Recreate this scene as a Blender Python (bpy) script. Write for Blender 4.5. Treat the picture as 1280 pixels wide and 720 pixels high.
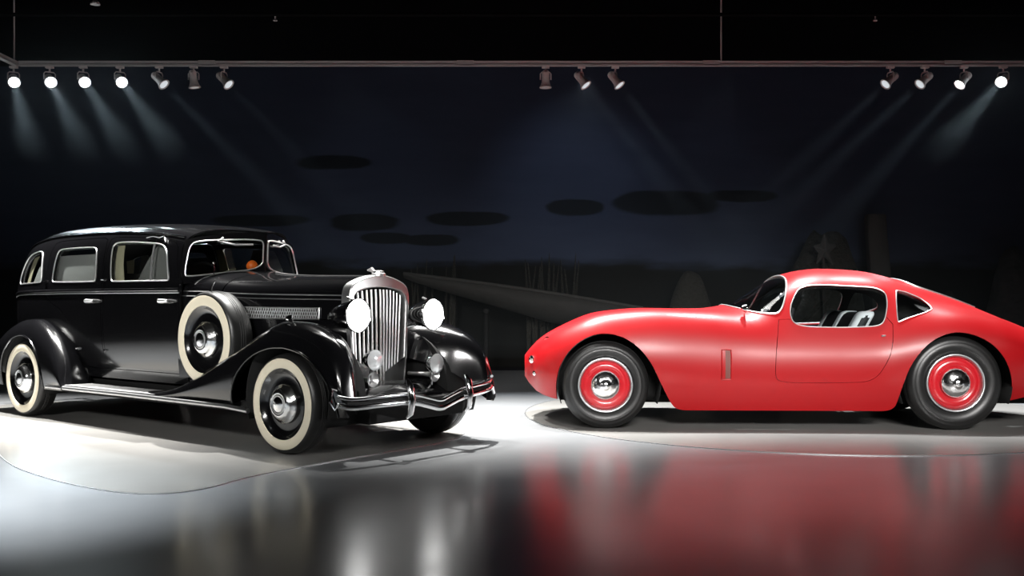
import bpy, bmesh, math, random
import numpy as np
from mathutils import Vector, Matrix
from mathutils.geometry import tessellate_polygon

for _o in list(bpy.data.objects): bpy.data.objects.remove(_o)
SC = bpy.context.scene; COL = SC.collection
# ---------------------------------------------------------------- camera, world, lights, exposure
cam = bpy.data.cameras.new('camera'); cam.lens = 1270/1280*36; cam.sensor_width = 36; cam.shift_y = 16/1280
cam.clip_start = 0.05; cam.clip_end = 100
camo = bpy.data.objects.new('camera', cam); COL.objects.link(camo)
camo.location = (0, 0, 1.0); camo.rotation_euler = (math.pi/2, 0, 0); SC.camera = camo

W = bpy.data.worlds.new('world'); SC.world = W; W.use_nodes = True
W.node_tree.nodes['Background'].inputs[0].default_value = (.30, .42, .60, 1)
W.node_tree.nodes['Background'].inputs[1].default_value = 0.002
SC.view_settings.view_transform = 'Standard'; SC.view_settings.look = 'None'
SC.view_settings.exposure = 0.0; SC.view_settings.gamma = 1.0; SC.view_settings.use_curve_mapping = False
SC.cycles.use_denoising = True; SC.cycles.max_bounces = 8; SC.cycles.volume_bounces = 0
SC.cycles.transparent_max_bounces = 24; SC.cycles.sample_clamp_indirect = 4.0
SC.cycles.volume_step_rate = 4

def area(name, loc, target, sx, sy, power, col=(1, 1, 1), spread=180):
    l = bpy.data.lights.new(name, 'AREA'); l.shape = 'RECTANGLE'; l.size = sx; l.size_y = sy; l.energy = power; l.color = col
    l.spread = math.radians(spread)
    o = bpy.data.objects.new(name, l); COL.objects.link(o); o.location = loc
    o.rotation_euler = (Vector(target) - Vector(loc)).to_track_quat('-Z', 'Y').to_euler(); return o
area('softbox_over_black_saloon', (-2.0, 8.6, 4.9), (-2.0, 8.3, 0), 5.5, 1.0, 50, (1, .985, .95), 62)
area('softbox_over_red_coupe', (2.6, 8.8, 4.9), (2.6, 8.5, 0), 5.0, 1.0, 14, (.97, .99, 1), 62)
area('front_softbox_red', (2.2, -.6, 3.7), (2.2, 7.9, 0.75), 4.5, 1.2, 74, (1, .98, .96), 29)
area('front_softbox_black', (-3.4, -.2, 3.6), (-2.4, 7.6, 0.9), 3.0, 0.4, 27, (1, .99, .96), 32)
area('floor_wash_left', (-4.0, 3.8, 4.7), (-3.0, 5.1, 0.0), .5, .5, 90, (.90, .96, 1), 38)

def spotl(name, loc, target, power, deg, blend=.8, col=(1, 1, 1), rad=.06):
    l = bpy.data.lights.new(name, 'SPOT'); l.energy = power; l.spot_size = math.radians(deg); l.spot_blend = blend; l.color = col; l.shadow_soft_size = rad
    o = bpy.data.objects.new(name, l); COL.objects.link(o); o.location = loc; o.rotation_euler = (Vector(target)-Vector(loc)).to_track_quat('-Z', 'Y').to_euler(); return o
for _x in (-5.2, -3.6, -2.0, -.5): spotl('downlight', (_x, 9.0, 5.0), (_x+.1, 8.5, 0), 5600, 58, 1, (1, .985, .95))
for _x in (.9, 2.4, 3.9, 5.2): spotl('downlight', (_x, 9.3, 5.0), (_x, 9.0, 0), 2700, 54, 1, (.97, .99, 1))
spotl('added_grille_light', (8.6, 5.6, 2.9), (-1.0, 6.35, .75), 5000, 9, .9, (1, 1, 1), .2)  # added unseen light that brightens the radiator shell, no fixture behind it

# ---------------------------------------------------------------- materials
def mat(name, col, rough=.5, metal=0, coat=0, spec=.5, coatr=.03, emit=None, es=0, bump=None):
    m = bpy.data.materials.new(name); m.use_nodes = True; nt = m.node_tree; b = nt.nodes['Principled BSDF']
    b.inputs['Base Color'].default_value = (*col, 1); b.inputs['Roughness'].default_value = rough
    b.inputs['Metallic'].default_value = metal; b.inputs['Coat Weight'].default_value = coat; b.inputs['Coat Roughness'].default_value = coatr
    b.inputs['Specular IOR Level'].default_value = spec
    if emit: b.inputs['Emission Color'].default_value = (*emit, 1); b.inputs['Emission Strength'].default_value = es
    # a little procedural wear in the roughness, with a fine bump where asked
    tc = nt.nodes.new('ShaderNodeTexCoord'); nz = nt.nodes.new('ShaderNodeTexNoise'); nz.inputs['Scale'].default_value = bump[0] if bump else 6
    nt.links.new(tc.outputs['Object'], nz.inputs['Vector'])
    mr = nt.nodes.new('ShaderNodeMapRange'); mr.inputs[3].default_value = rough*.92; mr.inputs[4].default_value = min(1, rough*1.08)
    nt.links.new(nz.outputs[0], mr.inputs[0]); nt.links.new(mr.outputs[0], b.inputs['Roughness'])
    if bump:
        bp = nt.nodes.new('ShaderNodeBump'); bp.inputs['Strength'].default_value = bump[1]; bp.inputs['Distance'].default_value = bump[2]
        nt.links.new(nz.outputs[0], bp.inputs['Height']); nt.links.new(bp.outputs[0], b.inputs['Normal'])
    return m
def glass(name, tint, gl=.04):
    m = bpy.data.materials.new(name); m.use_nodes = True; nt = m.node_tree; nt.nodes.clear()
    o = nt.nodes.new('ShaderNodeOutputMaterial'); mx = nt.nodes.new('ShaderNodeMixShader'); t = nt.nodes.new('ShaderNodeBsdfTransparent')
    g = nt.nodes.new('ShaderNodeBsdfGlossy'); lw = nt.nodes.new('ShaderNodeFresnel')
    ge = nt.nodes.new('ShaderNodeNewGeometry'); mr = nt.nodes.new('ShaderNodeMapRange'); mr.inputs[3].default_value = 1.45; mr.inputs[4].default_value = 1/1.45
    nt.links.new(ge.outputs['Backfacing'], mr.inputs[0]); nt.links.new(mr.outputs[0], lw.inputs[0])
    t.inputs[0].default_value = (*tint, 1); g.inputs['Roughness'].default_value = .02
    nt.links.new(lw.outputs[0], mx.inputs[0]); nt.links.new(t.outputs[0], mx.inputs[1]); nt.links.new(g.outputs[0], mx.inputs[2]); nt.links.new(mx.outputs[0], o.inputs[0])
    return m
M = dict(
 black=mat('black_lacquer', (.003, .003, .0035), .16, 0, .65, spec=.4, coatr=.085),
 red=mat('red_paint', (.275, .003, .005), .40, 0, .14, spec=.24, coatr=.25),
 chrome=mat('chrome', (.93, .93, .94), .10, 1),
 nickel=mat('bright_nickel', (.92, .92, .92), .36, 1),
 vent=mat('vent_shade_paint', (.11, .025, .018), .6),  # brown-red darkened to imitate the shade inside the vent slot
 hubchrome=mat('wheel_chrome', (.95, .95, .95), .17, 1, bump=(16, .55, .012)),
 satin=mat('satin_metal', (.55, .55, .56), .35, 1),
 tyre=mat('tyre_rubber', (.008, .008, .008), .40, 0, 0, .5, bump=(60, .15, .002)),
 white=mat('whitewall_rubber', (.66, .60, .47), .5),
 redwheel=mat('red_wheel_enamel', (.40, .006, .012), .28, 0, .5),
 dark=mat('dark_underside', (.006, .006, .006), .8, spec=.2),
 trim=mat('black_interior', (.012, .012, .013), .6, bump=(80, .2, .002)),
 grey=mat('grey_upholstery', (.16, .155, .145), .8, bump=(120, .3, .002)),
 blind=mat('grey_window_blind', (.30, .295, .28), .8, bump=(90, .2, .002)),
 cream=mat('cream_curtain', (.50, .45, .30), .8, bump=(40, .4, .004)),
 stripe=mat('white_stripe_cloth', (.85, .87, .9), .6),
 rubber=mat('ribbed_board_rubber', (.20, .20, .20), .5, bump=(40, .2, .003)),
 orange=mat('orange_lacquer', (.85, .16, .02), .35, 0, .4),
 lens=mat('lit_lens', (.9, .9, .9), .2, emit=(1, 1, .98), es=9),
 coolens=mat('lit_spot_lens', (.9, .9, .9), .2, emit=(.82, .95, 1), es=55),
 dimlens=mat('faint_spot_lens', (.1, .1, .1), .2, emit=(.9, .96, 1), es=.7),
 clearlens=mat('clear_lens', (.85, .87, .88), .08, .6),
 can=mat('spot_can_enamel', (.50, .46, .46), .45),
 rail=mat('painted_rail', (.36, .35, .35), .5),
 wall=mat('dark_wall_paint', (.004, .004, .005), .95, spec=.05),
 ceil=mat('dark_ceiling_paint', (.003, .003, .0033), .95, spec=.05),
 amber=mat('amber_lens', (.7, .12, .02), .2, 0, .6),
 wood=mat('grey_brown_timber', (.011, .0105, .009), .8, bump=(8, .6, .02)),
 straw=mat('olive_straw', (.011, .0105, .007), .95, bump=(20, .9, .04)),
 stone=mat('grey_stone', (.009,.009,.009), .9, bump=(5, .8, .05)),
 pale=mat('pale_weathered_stone', (.026,.026,.024), .85, bump=(7, .5, .02)),
 clearglass=glass('clear_glass', (.86, .88, .88)),
)
# ---------------------------------------------------------------- mesh helpers
def link(o, parent=None):
    COL.objects.link(o)
    if parent: o.parent = parent
    return o
def tag(o, label=None, cat=None, group=None, kind=None):
    for k, v in (('label', label), ('category', cat), ('group', group), ('kind', kind)):
        if v: o[k] = v
    return o
def thing(name, label, cat, loc=(0, 0, 0), rz=0, group=None):
    o = bpy.data.objects.new(name, None); link(o); o.location = loc; o.rotation_euler = (0, 0, rz); o.empty_display_size = .1
    return tag(o, label, cat, group)
def mesh(name, V, F, mats, parent=None, smooth=True, midx=None, normals=None, bevel=0, auto=None):
    me = bpy.data.meshes.new(name); me.from_pydata([tuple(v) for v in V], [], [tuple(f) for f in F])
    for m in (mats if isinstance(mats, (list, tuple)) else [mats]): me.materials.append(m)
    if midx is not None: me.polygons.foreach_set('material_index', midx)
    me.update()
    if smooth:
        me.polygons.foreach_set('use_smooth', [True]*len(me.polygons))
        if auto: me.set_sharp_from_angle(angle=math.radians(auto))
        if normals is not None: me.normals_split_custom_set_from_vertices([tuple(n) for n in normals])
    o = bpy.data.objects.new(name, me); link(o, parent)
    if bevel:
        b = o.modifiers.new('bevel', 'BEVEL'); b.width = bevel; b.segments = 3; b.limit_method = 'ANGLE'; b.angle_limit = math.radians(35)
    return o
class MB:
    def __init__(s): s.V = []; s.F = []; s.I = []
    def add(s, V, F, mi=0):
        n = len(s.V); s.V += [tuple(v) for v in V]; s.F += [tuple(i+n for i in f) for f in F]; s.I += [mi]*len(F); return s
    def box(s, lo, hi, mi=0, tf=None):
        V = [(x, y, z) for z in (lo[2], hi[2]) for y in (lo[1], hi[1]) for x in (lo[0], hi[0])]
        if tf: V = [tf(v) for v in V]
        return s.add(V, [(0,2,3,1),(4,5,7,6),(0,1,5,4),(2,6,7,3),(0,4,6,2),(1,3,7,5)], mi)
    def tube(s, pts, r, closed=False, seg=8, mi=0, cap=True):
        P = [Vector(p) for p in pts]; n = len(P); rr = r if isinstance(r, (list, tuple)) else [r]*n
        V = []; F = []; prev = None
        for i in range(n):
            a = P[(i-1) % n] if (closed or i > 0) else P[i]; b = P[(i+1) % n] if (closed or i < n-1) else P[i]
            t = (b - a).normalized()
            if prev is None:
                up = Vector((0, 0, 1)) if abs(t.z) < .9 else Vector((1, 0, 0)); x = t.cross(up).normalized()
            else: x = (prev - t*prev.dot(t)).normalized()
            prev = x; y = t.cross(x)
            for k in range(seg):
                an = 2*math.pi*k/seg; V.append(P[i] + (x*math.cos(an) + y*math.sin(an))*rr[i])
        m = n if closed else n-1
        for i in range(m):
            for k in range(seg):
                a = i*seg+k; b = i*seg+(k+1) % seg; c = ((i+1) % n)*seg+(k+1) % seg; d = ((i+1) % n)*seg+k; F.append((a, b, c, d))
        if not closed and cap: F.append(tuple(range(seg-1, -1, -1))); F.append(tuple((n-1)*seg+k for k in range(seg)))
        return s.add(V, F, mi)
    def lathe(s, prof, o=(0, 0, 0), ax=(0, 1, 0), seg=48, mi=0):
        """prof: (radius, distance along the axis)"""
        ax = Vector(ax).normalized(); up = Vector((0, 0, 1)) if abs(ax.z) < .9 else Vector((1, 0, 0)); x = ax.cross(up).normalized(); y = ax.cross(x)
        V = []; F = []; o = Vector(o)
        for r, d in prof:
            for k in range(seg):
                an = 2*math.pi*k/seg; V.append(o + ax*d + (x*math.cos(an) + y*math.sin(an))*max(r, 1e-4))
        for i in range(len(prof)-1):
            for k in range(seg):
                a = i*seg+k; b = i*seg+(k+1) % seg; F.append((a, b, b+seg, a+seg))
        return s.add(V, F, mi)
    def build(s, name, mats, parent=None, smooth=True, bevel=0, auto=40):
        o = mesh(name, s.V, s.F, mats, parent, False, s.I)
        bm = bmesh.new(); bm.from_mesh(o.data); bmesh.ops.recalc_face_normals(bm, faces=bm.faces); bm.to_mesh(o.data); bm.free()
        if smooth:
            o.data.polygons.foreach_set('use_smooth', [True]*len(o.data.polygons)); o.data.set_sharp_from_angle(angle=math.radians(auto))
        if bevel:
            b = o.modifiers.new('bevel', 'BEVEL'); b.width = bevel; b.segments = 3; b.limit_method = 'ANGLE'; b.angle_limit = math.radians(35)
        return o
def chaikin(p, n=3, closed=True):
    for _ in range(n):
        q = []; m = len(p)
        if not closed: q.append(p[0])
        for i in range(m if closed else m-1):
            a = p[i]; b = p[(i+1) % m]; q += [tuple(.75*x+.25*y for x, y in zip(a, b)), tuple(.25*x+.75*y for x, y in zip(a, b))]
        if not closed: q.append(p[-1])
        p = q
    return p
def dense(p, step, closed=True):
    q = []; m = len(p)
    for i in range(m if closed else m-1):
        a = p[i]; b = p[(i+1) % m]; k = max(1, int(math.ceil(math.dist(a, b)/step)))
        q += [tuple(x+(y-x)*j/k for x, y in zip(a, b)) for j in range(k)]
    if not closed: q.append(p[-1])
    return q
def inset(p, d, sv=.27):
    """move a closed (s,t) outline inwards by d metres; one unit of t is about sv metres"""
    P = [Vector((a, b*sv)) for a, b in p]; n = len(P); A = sum(P[i].x*P[(i+1) % n].y - P[(i+1) % n].x*P[i].y for i in range(n)); sg = 1 if A > 0 else -1
    out = []
    for i in range(n):
        e = (P[(i+1) % n] - P[(i-1) % n]).normalized(); nn = Vector((-e.y, e.x))*sg; q = P[i] + nn*d; out.append((q.x, q.y/sv))
    return out
def panel(name, S, outline, holes, mats, parent, fx=1, far=False, both=False, du=.05, dv=.125, thick=.012, off=0.0, smap=None, keep=None):
    """A skin of thickness `thick` over part of surface S, cut to an outline with holes, in the surface's own (s,t) coordinates."""
    def pos(s, t, fr):
        if smap: q = np.array(smap(s, t), float)
        else: q = S.near(s, t)
        c2 = 2*(S.c if (S is not None and S.mirror) else keep)
        w = (c2 - q[1]) if fr else q[1]
        return np.array([fx*q[0], w, q[2]])
    V = []; F = []; N = []; I = []
    polys = [[Vector((a, b, 0)) for a, b in outline]] + [[Vector((a, b, 0)) for a, b in h] for h in holes]
    tris = tessellate_polygon(polys); flat = [v for p in polys for v in p]
    bm = bmesh.new(); bv = [bm.verts.new(v) for v in flat]
    for t in tris:
        if len(set(t)) == 3:
            try: bm.faces.new([bv[i] for i in t])
            except ValueError: pass
    xs = [v.x for v in flat]; ys = [v.y for v in flat]
    def cuts(lo, hi, step):
        k0 = math.ceil(lo/step + 1e-3); k1 = math.floor(hi/step - 1e-3); return [k*step for k in range(k0, k1+1)]
    for x in cuts(min(xs), max(xs), du): bmesh.ops.bisect_plane(bm, geom=bm.verts[:]+bm.edges[:]+bm.faces[:], plane_co=(x, 0, 0), plane_no=(1, 0, 0), dist=1e-5)
    for y in cuts(min(ys), max(ys), dv): bmesh.ops.bisect_plane(bm, geom=bm.verts[:]+bm.edges[:]+bm.faces[:], plane_co=(0, y, 0), plane_no=(0, 1, 0), dist=1e-5)
    bmesh.ops.remove_doubles(bm, verts=bm.verts[:], dist=1e-5)
    bm.verts.ensure_lookup_table(); uv = [(v.co.x, v.co.y) for v in bm.verts]
    faces = [[v.index for v in f.verts] for f in bm.faces]; bnd = []
    for e in bm.edges:
        if len(e.link_faces) == 1:
            l = e.link_faces[0].loops[:]
            for lp in l:
                if lp.edge == e: bnd.append((lp.vert.index, lp.link_loop_next.vert.index))
    bm.free()
    cen = np.array([0, (S.c if (S is not None and S.mirror) else keep), .45])
    for fr in ((False, True) if both else (far,)):
        P = np.array([pos(a, b, fr) for a, b in uv]); e = 1e-3
        A = np.array([pos(a+e, b, fr) - pos(a-e, b, fr) for a, b in uv]); B = np.array([pos(a, b+2*e, fr) - pos(a, b-2*e, fr) for a, b in uv])
        n = np.cross(A, B); ln = np.linalg.norm(n, axis=1, keepdims=True); ln[ln < 1e-12] = 1; n = n/ln
        d = P - cen; d[:, 0] = 0; sgn = np.sign(np.median(np.sum(n*d, axis=1))) or 1; n = n*sgn
        P = P + n*off; m = len(P); o = len(V); Q = P - n*thick
        # winding: does the given order agree with the outward normal?
        f0 = faces[len(faces)//2]; agree = 0
        for f in faces[::max(1, len(faces)//40)]:
            agree += np.sign(np.dot(np.cross(P[f[1]]-P[f[0]], P[f[2]]-P[f[0]]), n[f[0]]))
        fl = agree < 0
        V += list(P) + list(Q); N += list(n) + list(-n)
        for f in faces:
            g = f[::-1] if fl else f
            F.append([o+i for i in g]); I.append(0); F.append([o+m+i for i in g[::-1]]); I.append(1)
        for a, b in bnd:
            k = len(V); V += [P[a], P[b], Q[b], Q[a]]; ed = P[b]-P[a]; rn = np.cross(ed, n[a]); L = np.linalg.norm(rn)
            rn = rn/L if L > 1e-9 else n[a]
            if fl: rn = -rn
            N += [rn]*4; F.append([k, k+3, k+2, k+1] if not fl else [k, k+1, k+2, k+3]); I.append(0)
    mats = mats if isinstance(mats, (list, tuple)) else [mats, mats]
    return mesh(name, V, F, mats, parent, True, I, N)
def on(S, pts, fx, off=0.0, far=False, keep=None):
    """points on the surface, pushed out by off"""
    out = []; e = 1e-3; c = S.c if S.mirror else keep
    for a, b in pts:
        P = S.near(a, b); A = S.near(a+e, b)-S.near(a-e, b); B = S.near(a, b+2*e)-S.near(a, b-2*e); n = np.cross(A, B); n /= max(1e-12, np.linalg.norm(n))
        if n[1]*(P[1]-c) + n[2]*(P[2]-.45) < 0: n = -n
        P = P + n*off; w = 2*c-P[1] if far else P[1]; out.append((fx*P[0], w, P[2]))
    return out
def rbox(name, lo, hi, m, parent, bev=.03, tf=None):
    b = MB().box(lo, hi, 0, tf); return b.build(name, m, parent, True, bev, auto=40)
# ---------------------------------------------------------------- surfaces made of spline sections
def pchip(xs, ys, x):
    xs = np.asarray(xs, float); ys = np.asarray(ys, float); x = np.clip(x, xs[0], xs[-1])
    h = np.diff(xs); d = np.diff(ys) / h
    m = np.zeros(len(xs)); m[0] = d[0]; m[-1] = d[-1]
    for i in range(1, len(xs) - 1):
        if d[i-1] * d[i] > 0:
            w1 = 2*h[i] + h[i-1]; w2 = h[i] + 2*h[i-1]
            m[i] = (w1 + w2) / (w1/d[i-1] + w2/d[i])
    i = np.clip(np.searchsorted(xs, x) - 1, 0, len(h) - 1)
    t = (x - xs[i]) / h[i]
    return ((1 + 2*t)*(1-t)**2*ys[i] + t*(1-t)**2*h[i]*m[i] + t*t*(3-2*t)*ys[i+1] + t*t*(t-1)*h[i]*m[i+1])

class Sections:
    """A shell: at each station s a B-spline runs from the sill (t=0) to the centre line (t=n)."""
    def __init__(self, table, sigma=0.05, mirror=True, centre=0.0):
        # table: {s: [(h, z), ...]}
        ss = sorted(table); self.n = len(table[ss[0]]) - 1; self.mirror = mirror; self.c = centre
        self.s0, self.s1 = ss[0], ss[-1]
        self.g = np.linspace(self.s0, self.s1, 400); ds = self.g[1] - self.g[0]
        self.G = np.zeros((self.n + 1, 2, 400))
        k = int(max(1, round(3 * sigma / ds))); ker = np.exp(-0.5 * (np.arange(-k, k+1) * ds / max(sigma, 1e-6))**2); ker /= ker.sum()
        for j in range(self.n + 1):
            for q in range(2):
                y = pchip(ss, [table[s][j][q] for s in ss], self.g)
                if sigma > 0:
                    p = np.concatenate([2*y[0] - y[k:0:-1], y, 2*y[-1] - y[-2:-k-2:-1]])
                    y = np.convolve(p, ker, 'valid')
                self.G[j, q] = y
    def ctrl(self, s):
        x = (min(max(s, self.s0), self.s1) - self.s0) / (self.s1 - self.s0) * 399
        i = min(int(x), 398); f = x - i
        return self.G[:, :, i] * (1 - f) + self.G[:, :, i+1] * f
    def hz(self, s, t):
        P = self.ctrl(s); n = self.n
        t = min(max(t, 0.0), float(n)); i = min(int(t), n - 1); f = t - i
        def g(j):
            if j < 0: return 2*P[0] - P[1]
            if j > n: return (P[n-1] * np.array([-1, 1])) if self.mirror else 2*P[n] - P[n-1]
            return P[j]
        b = ((1-f)**3/6, (3*f**3 - 6*f*f + 4)/6, (-3*f**3 + 3*f*f + 3*f + 1)/6, f**3/6)
        return b[0]*g(i-1) + b[1]*g(i) + b[2]*g(i+1) + b[3]*g(i+2)
    def near(self, s, t, off=0.0):
        h, z = self.hz(s, t)
        return np.array([s, self.c - h, z]) if self.mirror else np.array([s, h, z])

# --- the red coupe: s runs back from the front axle, h is the half width, z the height
RED_C = 0.80
_rs = [-.64, -.60, -.5, -.3, 0, .4, .8, 1.1, 1.25, 1.4, 1.55, 1.8, 2.1, 2.4, 2.7, 3.0, 3.3, 3.6, 3.80, 3.86]
_rt = dict(
 h0=[.10,.28,.49,.62,.70,.72,.72,.72,.72,.72,.72,.72,.72,.72,.72,.70,.66,.55,.30,.05],
 z0=[.36,.30,.24,.20,.18,.14,.14,.14,.14,.14,.14,.14,.14,.14,.16,.20,.26,.32,.42,.48],
 h1=[.13,.36,.60,.74,.80,.81,.80,.79,.79,.79,.79,.79,.79,.82,.85,.84,.78,.66,.36,.05],
 z1=[.43,.39,.38,.38,.40,.38,.36,.35,.35,.35,.35,.35,.35,.39,.45,.47,.46,.46,.48,.50],
 h2=[.13,.37,.60,.75,.82,.83,.81,.80,.80,.80,.80,.80,.81,.85,.88,.87,.80,.68,.36,.05],
 z2=[.45,.47,.53,.60,.65,.62,.60,.58,.58,.58,.58,.58,.59,.64,.69,.69,.63,.57,.53,.51],
 h3=[.12,.31,.52,.63,.68,.70,.70,.70,.70,.70,.70,.70,.70,.74,.76,.73,.64,.50,.26,.05],
 z3=[.51,.56,.655,.785,.905,.925,.88,.83,.81,.80,.80,.80,.80,.85,.90,.87,.765,.63,.55,.52],
 h4=[.08,.20,.35,.44,.47,.48,.49,.51,.56,.61,.62,.62,.62,.59,.54,.50,.46,.38,.20,.03],
 z4=[.53,.59,.68,.785,.89,.93,.93,.91,.93,.98,1.01,1.02,1.02,1.00,.96,.89,.79,.65,.56,.53],
 h5=[.04,.10,.18,.24,.25,.25,.26,.32,.42,.46,.47,.47,.47,.43,.36,.32,.28,.22,.11,.02],
 z5=[.53,.59,.675,.76,.85,.91,.92,.95,1.03,1.13,1.205,1.24,1.225,1.155,1.06,.94,.815,.665,.57,.53],
 h6=[0]*20,
 z6=[.53,.59,.675,.76,.85,.91,.925,.98,1.07,1.16,1.23,1.27,1.255,1.19,1.105,.99,.855,.70,.59,.53])
RED = Sections({s: [(_rt['h%d' % k][i], _rt['z%d' % k][i]) for k in range(7)] for i, s in enumerate(_rs)}, 0.045, True, RED_C)

# --- the black saloon body
BLK_C = 0.75
_bs = [1.0, 1.45, 1.9, 2.5, 3.2, 3.6, 3.85, 4.05, 4.25, 4.38, 4.46, 4.49]
_bt = dict(
 h0=[.50,.50,.50,.50,.50,.50,.49,.46,.40,.28,.12,.01],
 z0=[.36,.36,.36,.36,.36,.36,.36,.38,.42,.50,.62,.70],
 h1=[.57,.57,.57,.57,.57,.57,.56,.53,.45,.32,.14,.01],
 z1=[.62,.62,.62,.62,.62,.62,.62,.62,.63,.66,.70,.74],
 h2=[.58,.58,.58,.58,.58,.58,.57,.54,.46,.33,.14,.01],
 z2=[.95,.95,.95,.95,.95,.95,.95,.94,.92,.88,.82,.78],
 h3=[.57,.57,.57,.57,.57,.57,.56,.53,.45,.32,.14,.01],
 z3=[1.15,1.15,1.15,1.15,1.15,1.15,1.15,1.14,1.11,1.05,.95,.84],
 h4=[.53,.53,.53,.54,.54,.53,.52,.48,.40,.28,.12,.01],
 z4=[1.37,1.38,1.41,1.43,1.43,1.42,1.40,1.37,1.31,1.20,1.05,.88],
 h5=[.42,.44,.45,.45,.45,.44,.42,.38,.30,.20,.09,.01],
 z5=[1.475,1.55,1.59,1.62,1.63,1.62,1.59,1.54,1.44,1.30,1.10,.90],
 h6=[0]*12,
 z6=[1.505,1.58,1.62,1.65,1.66,1.65,1.62,1.57,1.46,1.32,1.12,.92])
BLK = Sections({s: [(_bt['h%d' % k][i], _bt['z%d' % k][i]) for k in range(7)] for i, s in enumerate(_bs)}, 0.05, True, BLK_C)

# --- bonnet of the black saloon
_hs = [-.10, .1, .4, .8, 1.1, 1.25, 1.5]
_ht = dict(
 h0=[.25,.28,.33,.42,.49,.52,.54], z0=[.42]*7,
 h1=[.27,.295,.345,.44,.51,.54,.56], z1=[.70]*7,
 h2=[.275,.30,.35,.445,.52,.545,.565], z2=[.97,.975,.98,.99,1.0,1.0,1.0],
 h3=[.255,.28,.325,.41,.48,.50,.53], z3=[1.09,1.095,1.10,1.11,1.13,1.15,1.15],
 h4=[.16,.17,.19,.24,.29,.30,.31], z4=[1.145,1.15,1.155,1.165,1.19,1.21,1.21],
 h5=[0]*7, z5=[1.165,1.17,1.175,1.19,1.225,1.245,1.245])
HOOD = Sections({s: [(_ht['h%d' % k][i], _ht['z%d' % k][i]) for k in range(6)] for i, s in enumerate(_hs)}, 0.05, True, BLK_C)

# --- fenders of the black saloon, near side (first number is the lateral distance from the wheel face)
def fender_table(crown, lo, inner0, out0=0.0, nose=False):
    tb = {}
    for s, zc in crown:
        inner = float(np.interp(s, [-.57, -.52, -.45, -.33, -.15, .05], [.13, .17, .24, .34, .43, inner0])) if nose else inner0
        out = out0 + (float(np.interp(s, [-.57, -.50, -.40], [.03, .008, 0])) if nose else 0)
        d = zc - lo
        tb[s] = [(out+.03, lo), (out, lo+.33*d), (out, lo+.78*d), (out+.07, zc+.015), (out+.07+(inner-out-.07)*.45, zc+.02), (out+.07+(inner-out-.07)*.85, zc-.05*min(1, d/.3)), (inner, max(lo+.02, zc-.25*min(1, d/.3)))]
    return tb
FF = Sections(fender_table([(-.57,.34),(-.56,.46),(-.53,.57),(-.47,.66),(-.37,.74),(-.22,.80),(-.05,.835),(.12,.842),(.3,.785),(.55,.665),(.8,.55),(1.05,.435),(1.3,.345),(1.55,.30),(1.75,.285)], .27, .47, 0.0, True), 0.02, False)
RF = Sections(fender_table([(2.82,.29),(2.87,.42),(2.97,.56),(3.10,.68),(3.26,.77),(3.44,.82),(3.62,.815),(3.84,.76),(4.05,.64),(4.2,.51),(4.3,.40),(4.34,.34)], .25, .30, -.02), 0.02, False)
# ================================================================ the setting
def quad(name, pts, m, kind='structure', thick=.1, n=(0, 0, -1)):
    V = [tuple(p) for p in pts] + [tuple(Vector(p)+Vector(n)*thick) for p in pts]; k = len(pts)
    F = [tuple(range(k)), tuple(range(2*k-1, k-1, -1))] + [(i, k+i, k+(i+1) % k, (i+1) % k) for i in range(k)]
    o = mesh(name, V, F, m, None, False)
    bm = bmesh.new(); bm.from_mesh(o.data); bmesh.ops.recalc_face_normals(bm, faces=bm.faces); bm.to_mesh(o.data); bm.free()
    if kind: o['kind'] = kind
    return o
def floor_mat(name, c0, c1, r0, r1):
    m = bpy.data.materials.new(name); m.use_nodes = True; nt = m.node_tree; b = nt.nodes['Principled BSDF']; L = nt.links.new
    tc = nt.nodes.new('ShaderNodeTexCoord'); n1 = nt.nodes.new('ShaderNodeTexNoise'); n1.inputs['Scale'].default_value = .9; n1.inputs['Detail'].default_value = 5
    L(tc.outputs['Object'], n1.inputs['Vector'])
    cr = nt.nodes.new('ShaderNodeMix'); cr.data_type = 'RGBA'; cr.inputs[6].default_value = (*c0, 1); cr.inputs[7].default_value = (*c1, 1)
    L(n1.outputs[0], cr.inputs[0]); L(cr.outputs[2], b.inputs['Base Color'])
    n2 = nt.nodes.new('ShaderNodeTexNoise'); n2.inputs['Scale'].default_value = 3.5; L(tc.outputs['Object'], n2.inputs['Vector'])
    mr = nt.nodes.new('ShaderNodeMapRange'); mr.inputs[3].default_value = r0; mr.inputs[4].default_value = r1; L(n2.outputs[0], mr.inputs[0]); L(mr.outputs[0], b.inputs['Roughness'])
    n3 = nt.nodes.new('ShaderNodeTexNoise'); n3.inputs['Scale'].default_value = 2.2; L(tc.outputs['Object'], n3.inputs['Vector'])
    bp = nt.nodes.new('ShaderNodeBump'); bp.inputs['Strength'].default_value = .03; bp.inputs['Distance'].default_value = .02; L(n3.outputs[0], bp.inputs['Height']); L(bp.outputs[0], b.inputs['Normal'])
    b.inputs['Specular IOR Level'].default_value = .75
    b.inputs['Coat Weight'].default_value = .22; b.inputs['Coat Roughness'].default_value = .36
    return m
FLOOR = floor_mat('polished_floor', (.19, .197, .204), (.24, .247, .255), .17, .27)
DISC = floor_mat('turntable_floor', (.20, .196, .186), (.26, .254, .243), .18, .28)
XL, XR, YB, YW, ZC = -9.0, 9.5, -3.0, 14.6, 5.4
quad('floor', [(XL, YB, 0), (XR, YB, 0), (XR, YW, 0), (XL, YW, 0)], FLOOR)
quad('ceiling', [(XL, YB, ZC), (XL, YW, ZC), (XR, YW, ZC), (XR, YB, ZC)], M['ceil'], n=(0, 0, 1))
quad('wall_back', [(XL, YW, 0), (XR, YW, 0), (XR, YW, ZC), (XL, YW, ZC)], M['wall'], n=(0, 1, 0))
quad('wall_left', [(XL, YB, 0), (XL, YW, 0), (XL, YW, ZC), (XL, YB, ZC)], M['wall'], n=(-1, 0, 0))
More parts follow.
